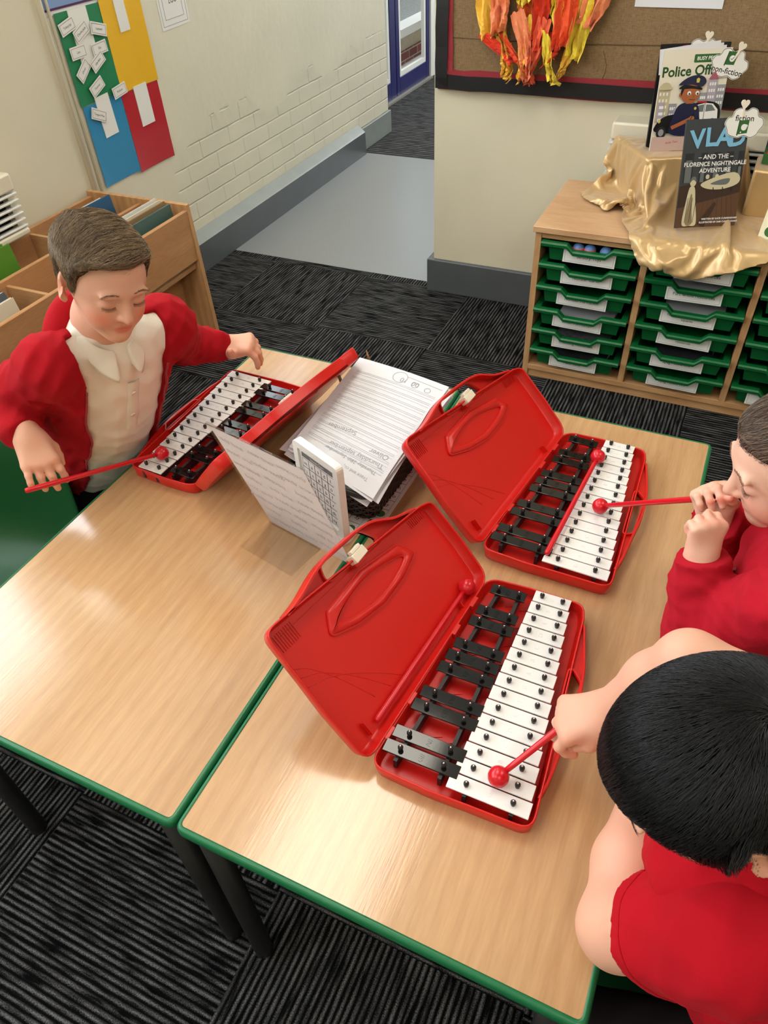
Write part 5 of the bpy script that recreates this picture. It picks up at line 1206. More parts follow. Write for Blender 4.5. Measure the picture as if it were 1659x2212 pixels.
# ---- head, in local units: x to the person's left, y forward, z up
def head_prims(F, M, mouth=0.0, nose=1.0):
    a = lambda pr, k=.02, sub=False: F.add(F.tf(pr, M), k * M[2], sub)
    a(ell((0, -.008, .022), (.0745, .092, .078)), .01)
    a(ell((0, .022, -.012), (.0590, .061, .078)), .03)
    a(ell((0, .030, -.060), (.0415, .047, .050)), .03)
    a(ell((0, .060, -.091), (.017, .017, .015)), .028)
    for s in (-1, 1):
        a(ell((s * .0295, .050, -.043), (.024, .0245, .027)), .022)
        a(ell((s * .031, .094, -.003), (.018, .0145, .0115)), .016, True)
        a(ell((s * .0305, .0715, -.007), (.0150, .0125, .0118)), .005)
        a(ell((s * .030, .083, .014), (.020, .006, .005)), .014)
    a(rcone((0, .080, .002), (0, .0985 * nose, -.033), .0062, .0098), .012)
    for s in (-1, 1):
        a(ell((s * .0100, .0885, -.036), (.0062, .0075, .0062)), .005)
        a(ell((s * .0056, .0935, -.0435), (.0034, .004, .0030)), .003, True)
    a(ell((0, .0768, -.0598), (.0195, .0078, .0050)), .006)
    a(ell((0, .0760, -.0690), (.0155, .0080, .0050)), .005)
    a(ell((0, .0880, -.0648), (.022, .0070, .0012)), .0025, True)
    a(ell((0, .090, -.051), (.0032, .006, .0055)), .004, True)
    for s in (-1, 1):
        c, q = math.cos(.48), math.sin(.48); Rm = basis((c, -s * q, 0), (s * q, c, 0), (0, 0, 1))
        a(ell((s * .0775, -.012, -.014), (.0062, .0185, .0285), Rm), .006)
        a(ell((s * .0735, -.009, -.038), (.005, .009, .010)), .007)
        a(ell((s * .0835, -.006, -.013), (.0052, .0095, .0165), Rm), .005, True)
    a(rcone((0, -.020, -.050), (0, -.032, -.125), .043, .043), .025)
def head_color(p, base, F_, M, blush=1.0):
    q = (p - M[0]) @ M[1] / M[2]; c = np.tile(A_(base), (len(p), 1))
    def blend(w, col): return c * (1 - w[:, None]) + A_(col) * w[:, None]
    fr_ = np.clip((q[:, 1] - .03) / .02, 0, 1)
    for s in (-1, 1):
        w = np.exp(-(((q[:, 0] - s * .042) / .021) ** 2 + ((q[:, 2] + .040) / .019) ** 2)) * fr_ * .72 * blush; c = blend(w, A_(base) * A_((1.0, .52, .46)))
        w = np.exp(-(((q[:, 0] - s * .078) / .02) ** 2 + ((q[:, 1] + .012) / .02) ** 2 + ((q[:, 2] + .012) / .03) ** 2)) * .35; c = blend(w, A_(base) * A_((1.0, .62, .55)))
        w = np.exp(-(((q[:, 0] - s * .031) / .015) ** 2 + ((q[:, 2] - .001) / .006) ** 2)) * fr_ * .25; c = blend(w, A_(base) * A_((.85, .58, .52)))
    w = np.exp(-((q[:, 0] / .013) ** 2 + ((q[:, 2] + .034) / .012) ** 2)) * fr_ * .28; c = blend(w, A_(base) * A_((1.0, .6, .55)))
    lip = np.exp(-((q[:, 0] / .0185) ** 6 + ((q[:, 2] + .0648) / (.0078 - .0035 * np.minimum(1, (q[:, 0] / .021) ** 2))) ** 4)) * (q[:, 1] > .06); c = blend(np.clip(lip * 1.1, 0, .85), A_(base) * A_((.88, .40, .39)))
    return c
def head_lines(F, M, base, m, parent, lash=True):
    """eyelashes and eyebrows laid on the face"""
    o, B, sc = M; strands = []
    def onface(x, z):
        y = .12
        for _ in range(40):
            d = F(A_([[0, 0, 0]]) + (o + B @ (A_((x, y, z)) * sc)))[0] / sc
            if d < .0003: break
            y -= d * .8
        return A_((x, y, z))
    r = random.Random(5)
    for s in (-1, 1):
        for i in range(26):
            t = i / 25; x = s * (.0185 + .0245 * t); z = -.0118 - .0030 * math.sin(PI * min(1, t * 1.05)) + .001 * t; p = onface(x, z)
            q = p + A_((s * .0015 * (t - .3) * 2, .0040 + .001 * r.random(), -.0045 - .001 * r.random())); strands.append(([p + A_((0, .0004, 0)), (p + q) / 2 + A_((0, .0008, -.0002)), q], .00042))
        for i in range(70):
            t = r.random(); x = s * (.014 + .032 * t); z = .0135 + .0055 * math.sin(PI * (.15 + .75 * t)) + r.uniform(-.0016, .0016); p = onface(x, z); q = p + A_((s * .0055, .0002 - .002 * t, .0012 - .003 * t)); strands.append(([p, (p + q) / 2 + A_((0, .0007, 0)), q], .00022))
    pts = [[o + B @ (v * sc) for v in P] for P, w in strands]
    strand_mesh('brows_and_lashes', np.array(pts), np.array([w for P, w in strands]), m, parent)
def strand_mesh(name, P, w, m, parent, col=None, taper=.25):
    """P (n, k, 3) strand points, three-sided tapering hairs in one mesh"""
    n, k, _ = P.shape; t = np.gradient(P, axis=1); t /= np.linalg.norm(t, axis=2, keepdims=True) + 1e-12
    ref = np.where(np.abs(t[..., 2:3]) < .9, A_((0, 0, 1)), A_((1, 0, 0))); u = np.cross(t, ref); u /= np.linalg.norm(u, axis=2, keepdims=True) + 1e-12; v = np.cross(t, u)
    rad = (w[:, None] * np.linspace(1, taper, k)[None])[..., None]
    ring = np.stack([P + (u * math.cos(a) + v * math.sin(a)) * rad for a in (0, 2.0944, 4.18879)], 2)      # n,k,3,3
    V = ring.reshape(-1, 3); idx = np.arange(n * k * 3).reshape(n, k, 3); f = []
    for s in range(3): f.append(np.stack([idx[:, :-1, s], idx[:, :-1, (s + 1) % 3], idx[:, 1:, (s + 1) % 3], idx[:, 1:, s]], -1).reshape(-1, 4))
    c = None if col is None else np.repeat(col, k * 3, axis=0)
    return np_mesh(name, V, np.concatenate(f), m, parent, c)
HX = [0, .45, .8, 1.05, 1.22, 1.32, 1.55, 1.75, 1.95, 2.3, 2.7, 3.2]
HZ = [.060, .058, .050, .030, -.006, -.010, .022, .020, -.015, -.055, -.072, -.075]
def hairline(q, hz=HZ):
    ph = np.arctan2(np.abs(q[:, 0]), q[:, 1]); return q[:, 2] - np.interp(ph, HX, hz)
def hair_cap(Fh, M, th, hz=HZ, h=.0026):
    o, B, sc = M; C = Field(); C.ops = list(Fh.ops)
    def post(p, d):
        q = (p - o) @ B / sc; hl = hairline(q, hz); t = th(q) * np.clip(hl / .022, -.3, 1); return d - np.where(hl > 0, t, -.004 + 0 * t) * sc
    C.post = [post]; ctr = o + B @ (A_((0, -.008, .02)) * sc); r_ = .135 * sc
    V, Q = surface_nets(C, h, ctr - r_, ctr + r_); q = (V - o) @ B / sc; ok = hairline(q, hz) > -.006; ok &= (np.abs(q[:, 0]) < .0765 + 1.0 * np.clip(q[:, 2] - .0, 0, 1) ) | (hairline(q, hz) > .004)
    keep = ok[Q].all(1); Q = Q[keep]; us = np.unique(Q); mp = np.full(len(V), -1); mp[us] = np.arange(len(us)); return V[us], mp[Q], C
def grow(Fc, M, roots, dirf, length, steps=6, lift=0.0, gravity=0.0, jitter=.25, seed=1):
    """hairs that follow the scalp surface along a combing direction field"""
    rg = np.random.default_rng(seed); o, B, sc = M; P = [roots.copy()]; p = roots.copy(); st = (length / steps)[:, None]; jit = rg.normal(0, jitter, roots.shape)
    for i in range(steps):
        q = (p - o) @ B / sc; g = Fc.grad(p); g /= np.linalg.norm(g, axis=1, keepdims=True) + 1e-9
        d = dirf(q) @ B.T + jit * .35; d -= g * (d * g).sum(1)[:, None]; d /= np.linalg.norm(d, axis=1, keepdims=True) + 1e-9
        p = p + d * st; dist = Fc(p); p = p - g * (dist - (lift * (i + 1) / steps) - .0006)[:, None] * .8; P.append(p.copy())
    return np.stack(P, 1)
# ---- hand: x across (thumb at -x for a right hand seen from its back), y to the fingers, z out of the back
FX = (-.027, -.0092, .0085, .0255); FL = (.056, .062, .057, .045); FR = (.0084, .0086, .0082, .0072)
def hand(F, wrist, ydir, zdir, side, curl, spread=.05, thumb=((-.55, .75, -.35), (-.25, .95, -.35)), sc=1.0, wrist_r=.024):
    """side -1 right, +1 left; curl = per finger (knuckle, middle, tip) flexion in radians"""
    y = nrm(ydir); z = A_(zdir); z = nrm(z - y * (z @ y)); x = np.cross(y, z); B = basis(x * (-side), y, z); M = (A_(wrist), B, sc); tips = []
    a = lambda pr, k: F.add(F.tf(pr, M), k * sc)
    a(rcone((0, -.012, 0), (0, .012, 0), wrist_r / sc, .022), .012)
    for i in range(4): a(rcone((FX[i] * .55, .010, .0), (FX[i], .066 - .004 * abs(i - 1.2), .002), .0135, .0108 if i < 3 else .0098), .014)
    a(ell((-.012, .032, -.010), (.018, .026, .012)), .014); a(ell((.016, .034, -.009), (.012, .028, .010)), .012)
    for i in range(4):
        c = curl[i] if isinstance(curl[0], (tuple, list)) else curl; p = A_((FX[i], .066 - .004 * abs(i - 1.2), .0015)); sp = (i - 1.5) * spread; ang = 0; ln = [FL[i] * .44, FL[i] * .32, FL[i] * .24]
        for j in range(3):
            ang += c[j]; d = A_((math.sin(sp) * math.cos(ang), math.cos(sp) * math.cos(ang), -math.sin(ang))); q = p + d * ln[j]; r0, r1 = FR[i] * (1 - .07 * j), FR[i] * (1 - .07 * (j + 1))
            a(rcone(p, q, r0, r1), .0035 if j else .006); p = q
        tips.append(M[0] + B @ (p * sc))
    p = A_((-.020, .016, -.006)); d1, d2 = nrm(thumb[0]), nrm(thumb[1]); q = p + d1 * .030; a(rcone(p, q, .0135, .0105), .012); r_ = q + d2 * .020; a(rcone(q, r_, .0102, .0092), .004); s_ = r_ + nrm(d2 + A_((.12, 0, -.1))) * .017; a(rcone(r_, s_, .0092, .0075), .004)
    tips.append(M[0] + B @ (s_ * sc)); return M, tips
def folds(amp, freq, seed, aniso=(1, 1, 1)):
    r = np.random.default_rng(seed); D = r.normal(0, 1, (7, 3)) * A_(aniso) * freq; ph = r.uniform(0, 6.28, 7); W = r.normal(0, 1, (7, 3)) * freq * .5
    def g(p, d):
        s = 0
        for i in range(7): s = s + np.abs(np.sin(p @ D[i] + ph[i] + 1.3 * np.sin(p @ W[i])))
        return d + amp * (s / 7 - .6) * 2
    return g
def clip_plane(pt, n):
    """keep the side the normal does not point to"""
    pt, n = A_(pt), nrm(n); return lambda p, d: np.maximum(d, (p - pt) @ n)
def tint_mat(name, rough=.5, sss=0, spec=.4, bmp=0, bscale=300, aniso=0, sheen=0):
    m, nt, b = _new(name); at = nt.nodes.new('ShaderNodeAttribute'); at.attribute_name = 'tint'; L(nt, at.outputs['Color'], b.inputs['Base Color']); b.inputs['Roughness'].default_value = rough; b.inputs['Specular IOR Level'].default_value = spec
    if sss: b.inputs['Subsurface Weight'].default_value = sss; b.inputs['Subsurface Radius'].default_value = (1, .3, .15); b.inputs['Subsurface Scale'].default_value = .006
    if bmp:
        n = N(nt, 'ShaderNodeTexNoise', Scale=bscale, Detail=3.); L(nt, coords(nt), n.inputs['Vector']); bump(nt, b, n.outputs['Fac'], bmp, .0008)
    return m
M['hair_base'] = tint_mat('hair_base', .9, 0, .08); M['skin'] = tint_mat('skin', .48, .18, .4, .12, 700); M['hair'] = tint_mat('hair', .38, 0, .5)
M['brow'] = mat('brow_hair', srgb(120, 84, 62), .6); M['lash_dark'] = mat('dark_hair', (.006, .006, .007), .4)
def cloth(name, col, rough=.9, bmp=.35, bscale=900, sheen=.3, dist=.0012):
    m = mat(name, col, rough, spec=.15, bmp=bmp, bscale=bscale, bdist=dist, sheen=sheen); m.node_tree.nodes['Principled BSDF'].inputs['Sheen Tint'].default_value = (*[min(1, c * 1.5 + .05) for c in col], 1); return m
M['fleece'] = cloth('red_fleece', srgb(164, 16, 28)); M['sweat'] = cloth('crimson_sweatshirt', srgb(176, 22, 40)); M['tee'] = cloth('bright_red_jersey', srgb(176, 14, 30), bmp=.2)
M['polo'] = cloth('white_pique', srgb(238, 231, 216), bmp=.25); M['trouser'] = cloth('charcoal_trousers', (.01, .01, .011), sheen=.1); M['zip'] = mat('red_zip_teeth', srgb(160, 52, 60), .5); M['shoe'] = mat('black_shoe_leather', (.01, .01, .01), .35)
def torso_prims(F, O, B, sc, inflate=0, parts=('chest', 'belly', 'hips')):
    a = lambda pr, k: F.add(F.tf(pr, (O, B, sc)), k * sc); e = inflate
    if 'chest' in parts: a(ell((0, .0, -.085), (.118 + e, .080 + e, .115 + e)), .03)
    if 'belly' in parts: a(ell((0, .012, -.215), (.110 + e, .088 + e, .135 + e)), .05)
    if 'hips' in parts: a(ell((0, .0, -.330), (.116 + e, .092 + e, .095 + e)), .05)
def surf_hit(F, p, d, maxit=60):
    p = A_(p); d = nrm(d)
    for _ in range(maxit):
        v = F(p[None])[0]
        if v < .0004: break
        p = p + d * min(v * .7, .02)
    return p
def legs(parent, hipL, hipR, kneeL, kneeR, footL, footR, fdir, label=None):
    F = Field()
    for h, k, f in ((hipL, kneeL, footL), (hipR, kneeR, footR)):
        F.add(rcone(h, k, .068, .052), .02); F.add(rcone(k, A_(f) + A_((0, 0, .05)), .050, .040), .012)
    F.add(rcone(hipL, hipR, .085, .085), .03); F.post = [folds(.003, 26, 4)]
    V, Q = surface_nets(F, .008); np_mesh('trousers', V, Q, M['trouser'], parent)
    fd = nrm(fdir)
    for f in (footL, footR):
        S = Field(); f = A_(f); S.add(rcone(f + A_((0, 0, .034)) - fd * .03, f + A_((0, 0, .028)) + fd * .10, .034, .028), .01); S.add(rcone(f + A_((0, 0, .03)), f + A_((0, 0, .07)), .034, .036), .01); S.post = [clip_plane((0, 0, .001), (0, 0, -1))]
        V, Q = surface_nets(S, .006); np_mesh('shoe', V, Q, M['shoe'], parent)
# ------------------------------------------------------------------ the three boys
SKIN1, SKIN2, SKIN3 = srgb(226, 172, 146), srgb(232, 186, 162), srgb(226, 172, 146)
def hair_colors(n, lo, hi, seed, p=1.0):
    t = np.random.default_rng(seed).random((n, 1)) ** p; return A_(lo) * (1 - t) + A_(hi) * t
def mesh_from(F, h, name, m, parent, relax_it=0, lo=None, hi=None, color=None):
    V, Q = surface_nets(F, h, lo, hi)
    if relax_it: V = relax(V, Q, relax_it)
    return np_mesh(name, V, Q, m, parent, color(V) if color else None)
def ribbon(path, rad, m, name, parent, sides=6):
    b = MB(); b.tube([tuple(p) for p in path], rad, m, sides); return b.build(name, parent, loc=-Vector(parent.location))
def skin_color(base, Fh, HM, blush, hands=()):
    def g(V):
        c = head_color(V, base, Fh, HM, blush); far = np.linalg.norm(V - HM[0], axis=1) > .16 * HM[2]; c[far] = A_(base)
        for M_, tips in hands:
            q = (V - M_[0]) @ M_[1]; near = np.linalg.norm(V - (M_[0] + M_[1] @ A_((0, .06, 0))), axis=1) < .12
            w = np.zeros(len(V))
            for t in tips: w = np.maximum(w, np.exp(-(np.linalg.norm(V - t, axis=1) / .012) ** 2) * .4)
            for i in range(4): w = np.maximum(w, np.exp(-(np.linalg.norm(q - A_((FX[i], .066, .008)), axis=1) / .011) ** 2) * .25)
            c = c * (1 - w[:, None]) + A_(base) * A_((1.0, .66, .60)) * w[:, None]
        return c
    return g

def boy_polo():
    e = empty('person', (-.72, .62, 0), 'boy in an open red fleece and white polo shirt, looking down, mallet in hand', 'person', 'boys playing the glockenspiels')
    HM = (A_((-.484, .632, 1.072)), None, .925); az, pt = R(-25), R(15)
    Fw = A_((math.cos(az) * math.cos(pt), math.sin(az) * math.cos(pt), -math.sin(pt))); Up = A_((math.cos(az) * math.sin(pt), math.sin(az) * math.sin(pt), math.cos(pt)))
    Lf = np.cross(Up, Fw); Up = nrm(Up + Lf * .19); HM = (HM[0], frame_fu(Fw, Up), HM[2])
    sR, sL = A_((-.592, .545, .922)), A_((-.525, .795, .890)); O = (sR + sL) / 2; hip = A_((-.805, .70, .50))
    U = nrm(O - hip); Lx = nrm(sL - sR); Fd = nrm(np.cross(Lx, U)); TB = frame_fu(Fd, U)
    eR, wR = A_((-.765, .505, .805)), A_((-.640, .464, .796)); eL, wL = A_((-.630, .935, .740)), A_((-.574, 1.025, .696))
    Fh = Field(); head_prims(Fh, HM)
    B_ = Field(); B_.ops = list(Fh.ops); nb = HM[0] + HM[1] @ (A_((0, -.030, -.115)) * HM[2])
    B_.add(rcone(nb, O + U * .0, .043, .052), .02); torso_prims(B_, O - U * .01, TB, 1.0, -.012); B_.add(rcone(sR - U * .02, sL - U * .02, .034, .034), .03)
    B_.add(rcone(sR - U * .012, eR, .030, .028), .02); B_.add(rcone(eR, wR, .028, .023), .01); B_.add(rcone(sL - U * .012, eL, .030, .028), .02); B_.add(rcone(eL, wL, .033, .023), .01)
    h1 = hand(B_, wR, (.55, -.38, -.70), (.50, -.35, .62), -1, ((.35, .35, .25), (.30, .40, .25), (.28, .42, .25), (-.05, .35, .3)), .09, ((-.5, .7, -.55), (-.1, .9, -.45)), 1.0)
    h2 = hand(B_, wL, (.86, .32, .08), (-.10, -.22, 1), 1, ((.95, .55, .3), (1.0, .6, .3), (1.05, .6, .3), (1.05, .65, .3)), .10, ((-.80, .35, .45), (-.60, .25, .75)), 1.04)
    mesh_from(B_, .0025, 'body', M['skin'], e, 1, color=skin_color(SKIN1, Fh, HM, 1.0, (h1, h2)))
    head_lines(Fh, HM, SKIN1, M['brow'], e)
    # hair: short sides, long top combed from his left across to his right, lifted at the front
    def th(q):
        top = np.clip((q[:, 2] - .018) / .05, 0, 1); fr_ = np.clip((q[:, 1] + .0) / .07, 0, 1)
        return .0035 + .0105 * top + .006 * top * fr_ + .003 * (q[:, 0] < -.02) * np.clip(q[:, 2] / .04, 0, 1)
    V, Q, C = hair_cap(Fh, HM, th); n0 = len(V); np_mesh('hair', V, Q, M['hair_base'], e, np.tile(A_(srgb(76, 60, 46)), (n0, 1)))
    rg = np.random.default_rng(11); V = V[hairline((V - HM[0]) @ HM[1] / HM[2]) > .004]; roots = V[rg.integers(0, len(V), 6200)] + rg.normal(0, .0012, (6200, 3)); q = (roots - HM[0]) @ HM[1] / HM[2]
    def comb(q):
        top = np.clip((q[:, 2] - .03) / .03, 0, 1)[:, None]; left = np.clip(q[:, 0] / .05, 0, 1)[:, None]
        a = np.stack([-np.ones(len(q)), .25 + 0 * q[:, 0], 0 * q[:, 0]], 1); s = np.stack([0 * q[:, 0], -.25 + 0 * q[:, 0], -np.ones(len(q))], 1)
        s2 = np.stack([0 * q[:, 0], .15 - .5 * (q[:, 1] < -.02), -np.ones(len(q))], 1); return a * top + (1 - top) * (s * left + s2 * (1 - left))
    top = np.clip((q[:, 2] - .02) / .04, 0, 1); ln = (.016 + .058 * top) * rg.uniform(.7, 1.15, len(q))
    P = grow(C, HM, roots, comb, ln, 7, .0035, jitter=.32, seed=3); P = P[hairline((P[:, -1] - HM[0]) @ HM[1] / HM[2]) > -.010]; strand_mesh('hair_strands', P, rg.uniform(.00032, .0006, len(P)), M['hair'], e, hair_colors(len(P), srgb(64, 48, 36), srgb(196, 172, 140), 4, 1.4))
    # polo shirt
    S = Field(); torso_prims(S, O, TB, 1.06, .006); S.add(rcone(sR + Lx * .03, sL - Lx * .03, .042, .042), .035); S.add(rcone(nb - U * .02, O, .046, .060), .03)
    S.add(S.tf(ell((0, .008, -.42), (.118, .094, .11)), (O, TB, 1.0)), .04); S.post = [folds(.0060, 34, 8, (.7, .7, 1.2))]
    so = mesh_from(S, .004, 'polo_shirt', M['polo'], e, 2)
    # collar: band folded over round the neck, open at the front
    cc = nb * .62 + O * .38 + U * .018; b = MB(); rings = []
    for t in np.linspace(-1, 1, 41):
        a = t * 2.92; lf, fw = math.sin(a), -math.cos(a) * 1.0                       # a = 0 at the back of the neck
        rd = TB[:, 0] * lf + TB[:, 1] * fw; fr_ = max(0, abs(t) - .72) / .28; dn = -.012 * (.5 - .5 * fw * -1) + .0
        base = cc - U * (.012 + .020 * max(0, fw)) + TB[:, 1] * .006
        rings.append([tuple(base + rd * .050 - U * .016), tuple(base + rd * .0505 + U * .012), tuple(base + rd * .0535 + U * .0155), tuple(base + rd * .058 + U * .010), tuple(base + rd * (.073 + .022 * fr_) - U * (.012 + .020 * fr_) + TB[:, 1] * .012 * fr_), tuple(base + rd * (.070 + .022 * fr_) - U * (.016 + .020 * fr_) + TB[:, 1] * .010 * fr_)])
    b.loft(rings, M['polo']); cb = b.build('collar', e, loc=-Vector(e.location)); md = cb.modifiers.new('s', 'SUBSURF'); md.levels = md.render_levels = 1
    # placket and buttons down the chest
    rows = []
    for t in np.linspace(0, 1, 14):
        z = -.030 - .135 * t; rr = []
        for x in (-.013, -.0125, 0, .0125, .013):
            p = surf_hit(S, O + TB @ A_((x - .004, .2, z)), -TB[:, 1]); rr.append(tuple(p + TB[:, 1] * (.0022 if abs(x) < .0128 else -.001)))
        rows.append(rr)
    b = MB(); b.loft(rows, M['polo'], closed=False); b.build('placket', e, loc=-Vector(e.location))
    for z in (-.062, -.125):
        p = surf_hit(S, O + TB @ A_((-.004, .2, z)), -TB[:, 1]); b = MB(); b.lathe([(.0005, .004), (.0035, .0040), (.0050, .0046), (.0056, .0036), (.0056, .002)], M['cream_plastic'], 14, Matrix.Translation(p) @ Vector(TB[:, 1]).to_track_quat('Z', 'Y').to_matrix().to_4x4()); b.build('button', e, loc=-Vector(e.location))
    # open fleece jacket
    J = Field(); torso_prims(J, O - TB[:, 1] * .004, TB, 1.06, .018); J.add(rcone(sR - U * .008, sL - U * .008, .053, .053), .03)
    def cut(p, d):
        q = (p - O) @ TB; w = .094 + .05 * np.clip(q[:, 2] + .05, -.3, .1) + .004 * np.sin(q[:, 2] * 40); c = np.maximum(np.abs(q[:, 0] + .004) - w, -(q[:, 1] + .005)); nk = np.sqrt(q[:, 0] ** 2 + (q[:, 1]) ** 2) - .070; nk = np.maximum(nk, -q[:, 2] - .005); return np.maximum(np.maximum(d, -c), -nk)
    J.add(J.tf(ell((0, .005, -.43), (.130, .104, .12)), (O, TB, 1.0)), .04)
    fo = folds(.0078, 38, 21)
    for s, el, w in ((sR, eR, wR), (sL, eL, wL)):
        ax = nrm(w - el); J.add(rcone(s - U * .012, el, .056, .050), .045); J.add(rcone(el, w - ax * .03, .050, .043), .02); J.add(rcone(w - ax * .022, w - ax * .004, .036, .035), .010)
    axR, axL = nrm(wR - eR), nrm(wL - eL)
    def cuffs(p, d):
        for w, ax in ((wR, axR), (wL, axL)):
            near = np.linalg.norm(p - w, axis=1) < .075; d = np.where(near, np.maximum(d, (p - w) @ ax - .002), d)
        return d
    J.post = [fo, cut, cuffs]; mesh_from(J, .004, 'fleece_jacket', M['fleece'], e, 2)
    for s in (-1, 1):                                                # zip edges of the open front
        path = []; J2 = Field(); J2.ops = J.ops; J2.post = [fo]
        for z in np.linspace(-.035, -.30, 22):
            w = .094 + .05 * np.clip(z + .05, -.3, .1) + .004 * math.sin(z * 40); path.append(surf_hit(J2, O + TB @ A_((s * (w + .002) - .004, .25, z)), -TB[:, 1]) + TB[:, 1] * .0005)
        ribbon(path, .0024, M['zip'], 'zip', e)
    # fleece collar lying round the neck
    Cc = Field(); prev = None
    for t in np.linspace(-1, 1, 15):
        a = t * 1.45; p = cc - U * .020 - U * .034 * max(0, abs(t) - .35) + (TB[:, 0] * math.sin(a) - TB[:, 1] * math.cos(a)) * (.063 + .018 * abs(t)) - TB[:, 1] * .004
        if prev is not None: Cc.add(rcone(prev, p, .019, .019), .012); Cc.add(rcone(p, p - U * .04, .019, .022), .02)
        prev = p
    Cc.post = [folds(.002, 40, 5)]; mesh_from(Cc, .004, 'fleece_collar', M['fleece'], e, 2)
    hL, hR = hip + Lx * .07, hip - Lx * .07; legs(e, hL, hR, A_((-.80, .76, .30)), A_((-.81, .64, .30)), (-.82, .77, 0), (-.83, .64, 0), (1, -.1, 0))

def boy_tee():
    e = empty('person', (.80, .12, 0), 'black haired boy in a short sleeved red T-shirt, seen from above', 'person', 'boys playing the glockenspiels')
    az, pt = R(199), R(36); Fw = A_((math.cos(az) * math.cos(pt), math.sin(az) * math.cos(pt), -math.sin(pt))); Up = A_((math.cos(az) * math.sin(pt), math.sin(az) * math.sin(pt), math.cos(pt)))
    HM = (A_((.632, .150, .979)), frame_fu(Fw, Up), 1.0)
    sL, sR = A_((.692, .078, .800)), A_((.705, .325, .868)); O = (sL + sR) / 2 + A_((-.036, -.01, -.008)); hip = A_((.850, .15, .47)); U = nrm(O - hip); Lx = nrm(sL - sR); Fd = nrm(np.cross(Lx, U)); TB = frame_fu(Fd, U)
    eL, wL = A_((.600, .098, .655)), A_((.598, .290, .632)); eR, wR = A_((.600, .342, .876)), A_((.530, .338, .735))
    Fh = Field(); head_prims(Fh, HM); B_ = Field(); B_.ops = list(Fh.ops); nb = HM[0] + HM[1] @ (A_((0, -.034, -.105)) * HM[2])
    B_.add(rcone(nb, O, .046, .055), .02); torso_prims(B_, O - U * .01, TB, 1.0, -.012); B_.add(rcone(sR - U * .02, sL - U * .02, .034, .034), .03)
    B_.add(rcone(sL, eL, .050, .044), .02); B_.add(rcone(eL, eL * .55 + wL * .45, .0430, .042), .018); B_.add(rcone(eL * .55 + wL * .45, wL, .042, .026), .02)
    B_.add(rcone(sR, eR, .047, .041), .02); B_.add(rcone(eR, eR * .6 + wR * .4, .041, .040), .015); B_.add(rcone(eR * .6 + wR * .4, wR, .040, .029), .02)
    h1 = hand(B_, wR, (-.80, -.30, -.42), (-.30, -.15, 1), -1, ((.75, .95, .5), (.85, 1.1, .6), (.9, 1.1, .6), (.95, 1.1, .6)), .02, ((-.35, .85, -.5), (.35, .9, -.35)), 1.05, .028)
    h2 = hand(B_, wL, (-.25, 1, -.02), (-.1, 0, 1), 1, ((.3, .4, .2),) * 4, .05, sc=1.02, wrist_r=.026)
    mesh_from(B_, .0025, 'body', M['skin'], e, 1, color=skin_color(SKIN3, Fh, HM, .8, (h1, h2)))
    head_lines(Fh, HM, SKIN3, M['lash_dark'], e)
    hz = [.044, .042, .034, .008, -.022, -.034, .006, .018, -.010, -.060, -.076, -.078]
    def th(q): return .0085 + .006 * np.clip(q[:, 2] / .06, 0, 1)
    V, Q, C = hair_cap(Fh, HM, th, hz); n0 = len(V); np_mesh('hair', V, Q, M['hair_base'], e, np.tile(A_((.006, .006, .007)), (n0, 1)))
    rg = np.random.default_rng(12); V = V[hairline((V - HM[0]) @ HM[1] / HM[2], hz) > .004]; wh = A_((.012, -.062, .078)); ql = (V - HM[0]) @ HM[1] / HM[2]; Vc = V[np.linalg.norm(ql - wh, axis=1) < .03]; roots = np.concatenate([V[rg.integers(0, len(V), 17500)], Vc[rg.integers(0, len(Vc), 1500)]]); roots = roots + rg.normal(0, .0012, roots.shape)
    def comb(q):
        d = q - wh; r = np.linalg.norm(d, axis=1, keepdims=True) + 1e-6; d = d / r; sw = np.cross(d, A_((0, -.4, 1))); k = np.exp(-r / .04)
        out = d + sw * .9 * k; out[:, 2] -= np.where(q[:, 2] < .03, 1.2, .1); out[:, 1] += .35 * (q[:, 2] > .03); return out
    ln = rg.uniform(.018, .034, len(roots)); P = grow(C, HM, roots, comb, ln, 6, .0045, jitter=.30, seed=6)
    strand_mesh('hair_strands', P, rg.uniform(.00028, .0005, len(P)), M['hair'], e, hair_colors(len(P), (.003, .003, .0035), (.026, .025, .028), 5, 2.0))
    S = Field(); torso_prims(S, O, TB, 1.0, .012); S.add(rcone(sR - U * .005, sL - U * .005, .056, .058), .04); S.add(rcone(nb - U * .03, O, .05, .068), .03)
    def hole(p, d): q = (p - nb) @ TB; return np.maximum(d, -(np.sqrt(q[:, 0] ** 2 + q[:, 1] ** 2) - .052) * 1.0 - .0 * q[:, 2] + np.where(q[:, 2] < -.045, -1, 0))
    S.post = [folds(.0105, 30, 14), clip_plane(hip - U * .06, -U)]; mesh_from(S, .0038, 'tee_shirt', M['tee'], e, 2)
    for s, el, k, r0, r1, sd in ((sL, eL, .62, .058, .066, 41), (sR, eR, .30, .056, .058, 42)):
        Z = Field(); ax = nrm(el - s); en = s + (el - s) * k; Z.add(rcone(s - ax * .01, en + ax * .02, r0, r1), .03); Z.add(rcone(s, s * .6 + O * .4 - U * .05, r0, .07), .04); Z.post = [folds(.0080, 32, sd), clip_plane(en, ax)]
        mesh_from(Z, .0035, 'sleeve', M['tee'], e, 2)
        hem = []; u = nrm(np.cross(ax, (0, 0, 1))); v = np.cross(ax, u)
        Z.post = [folds(.0080, 32, sd)]
        for a in np.linspace(0, 2 * PI, 40): dd = u * math.cos(a) + v * math.sin(a); hem.append(surf_hit(Z, en - ax * .016 + dd * .16, -dd) + dd * .0002)
        ribbon(hem, .0012, M['tee'], 'hem_stitching', e, 5)
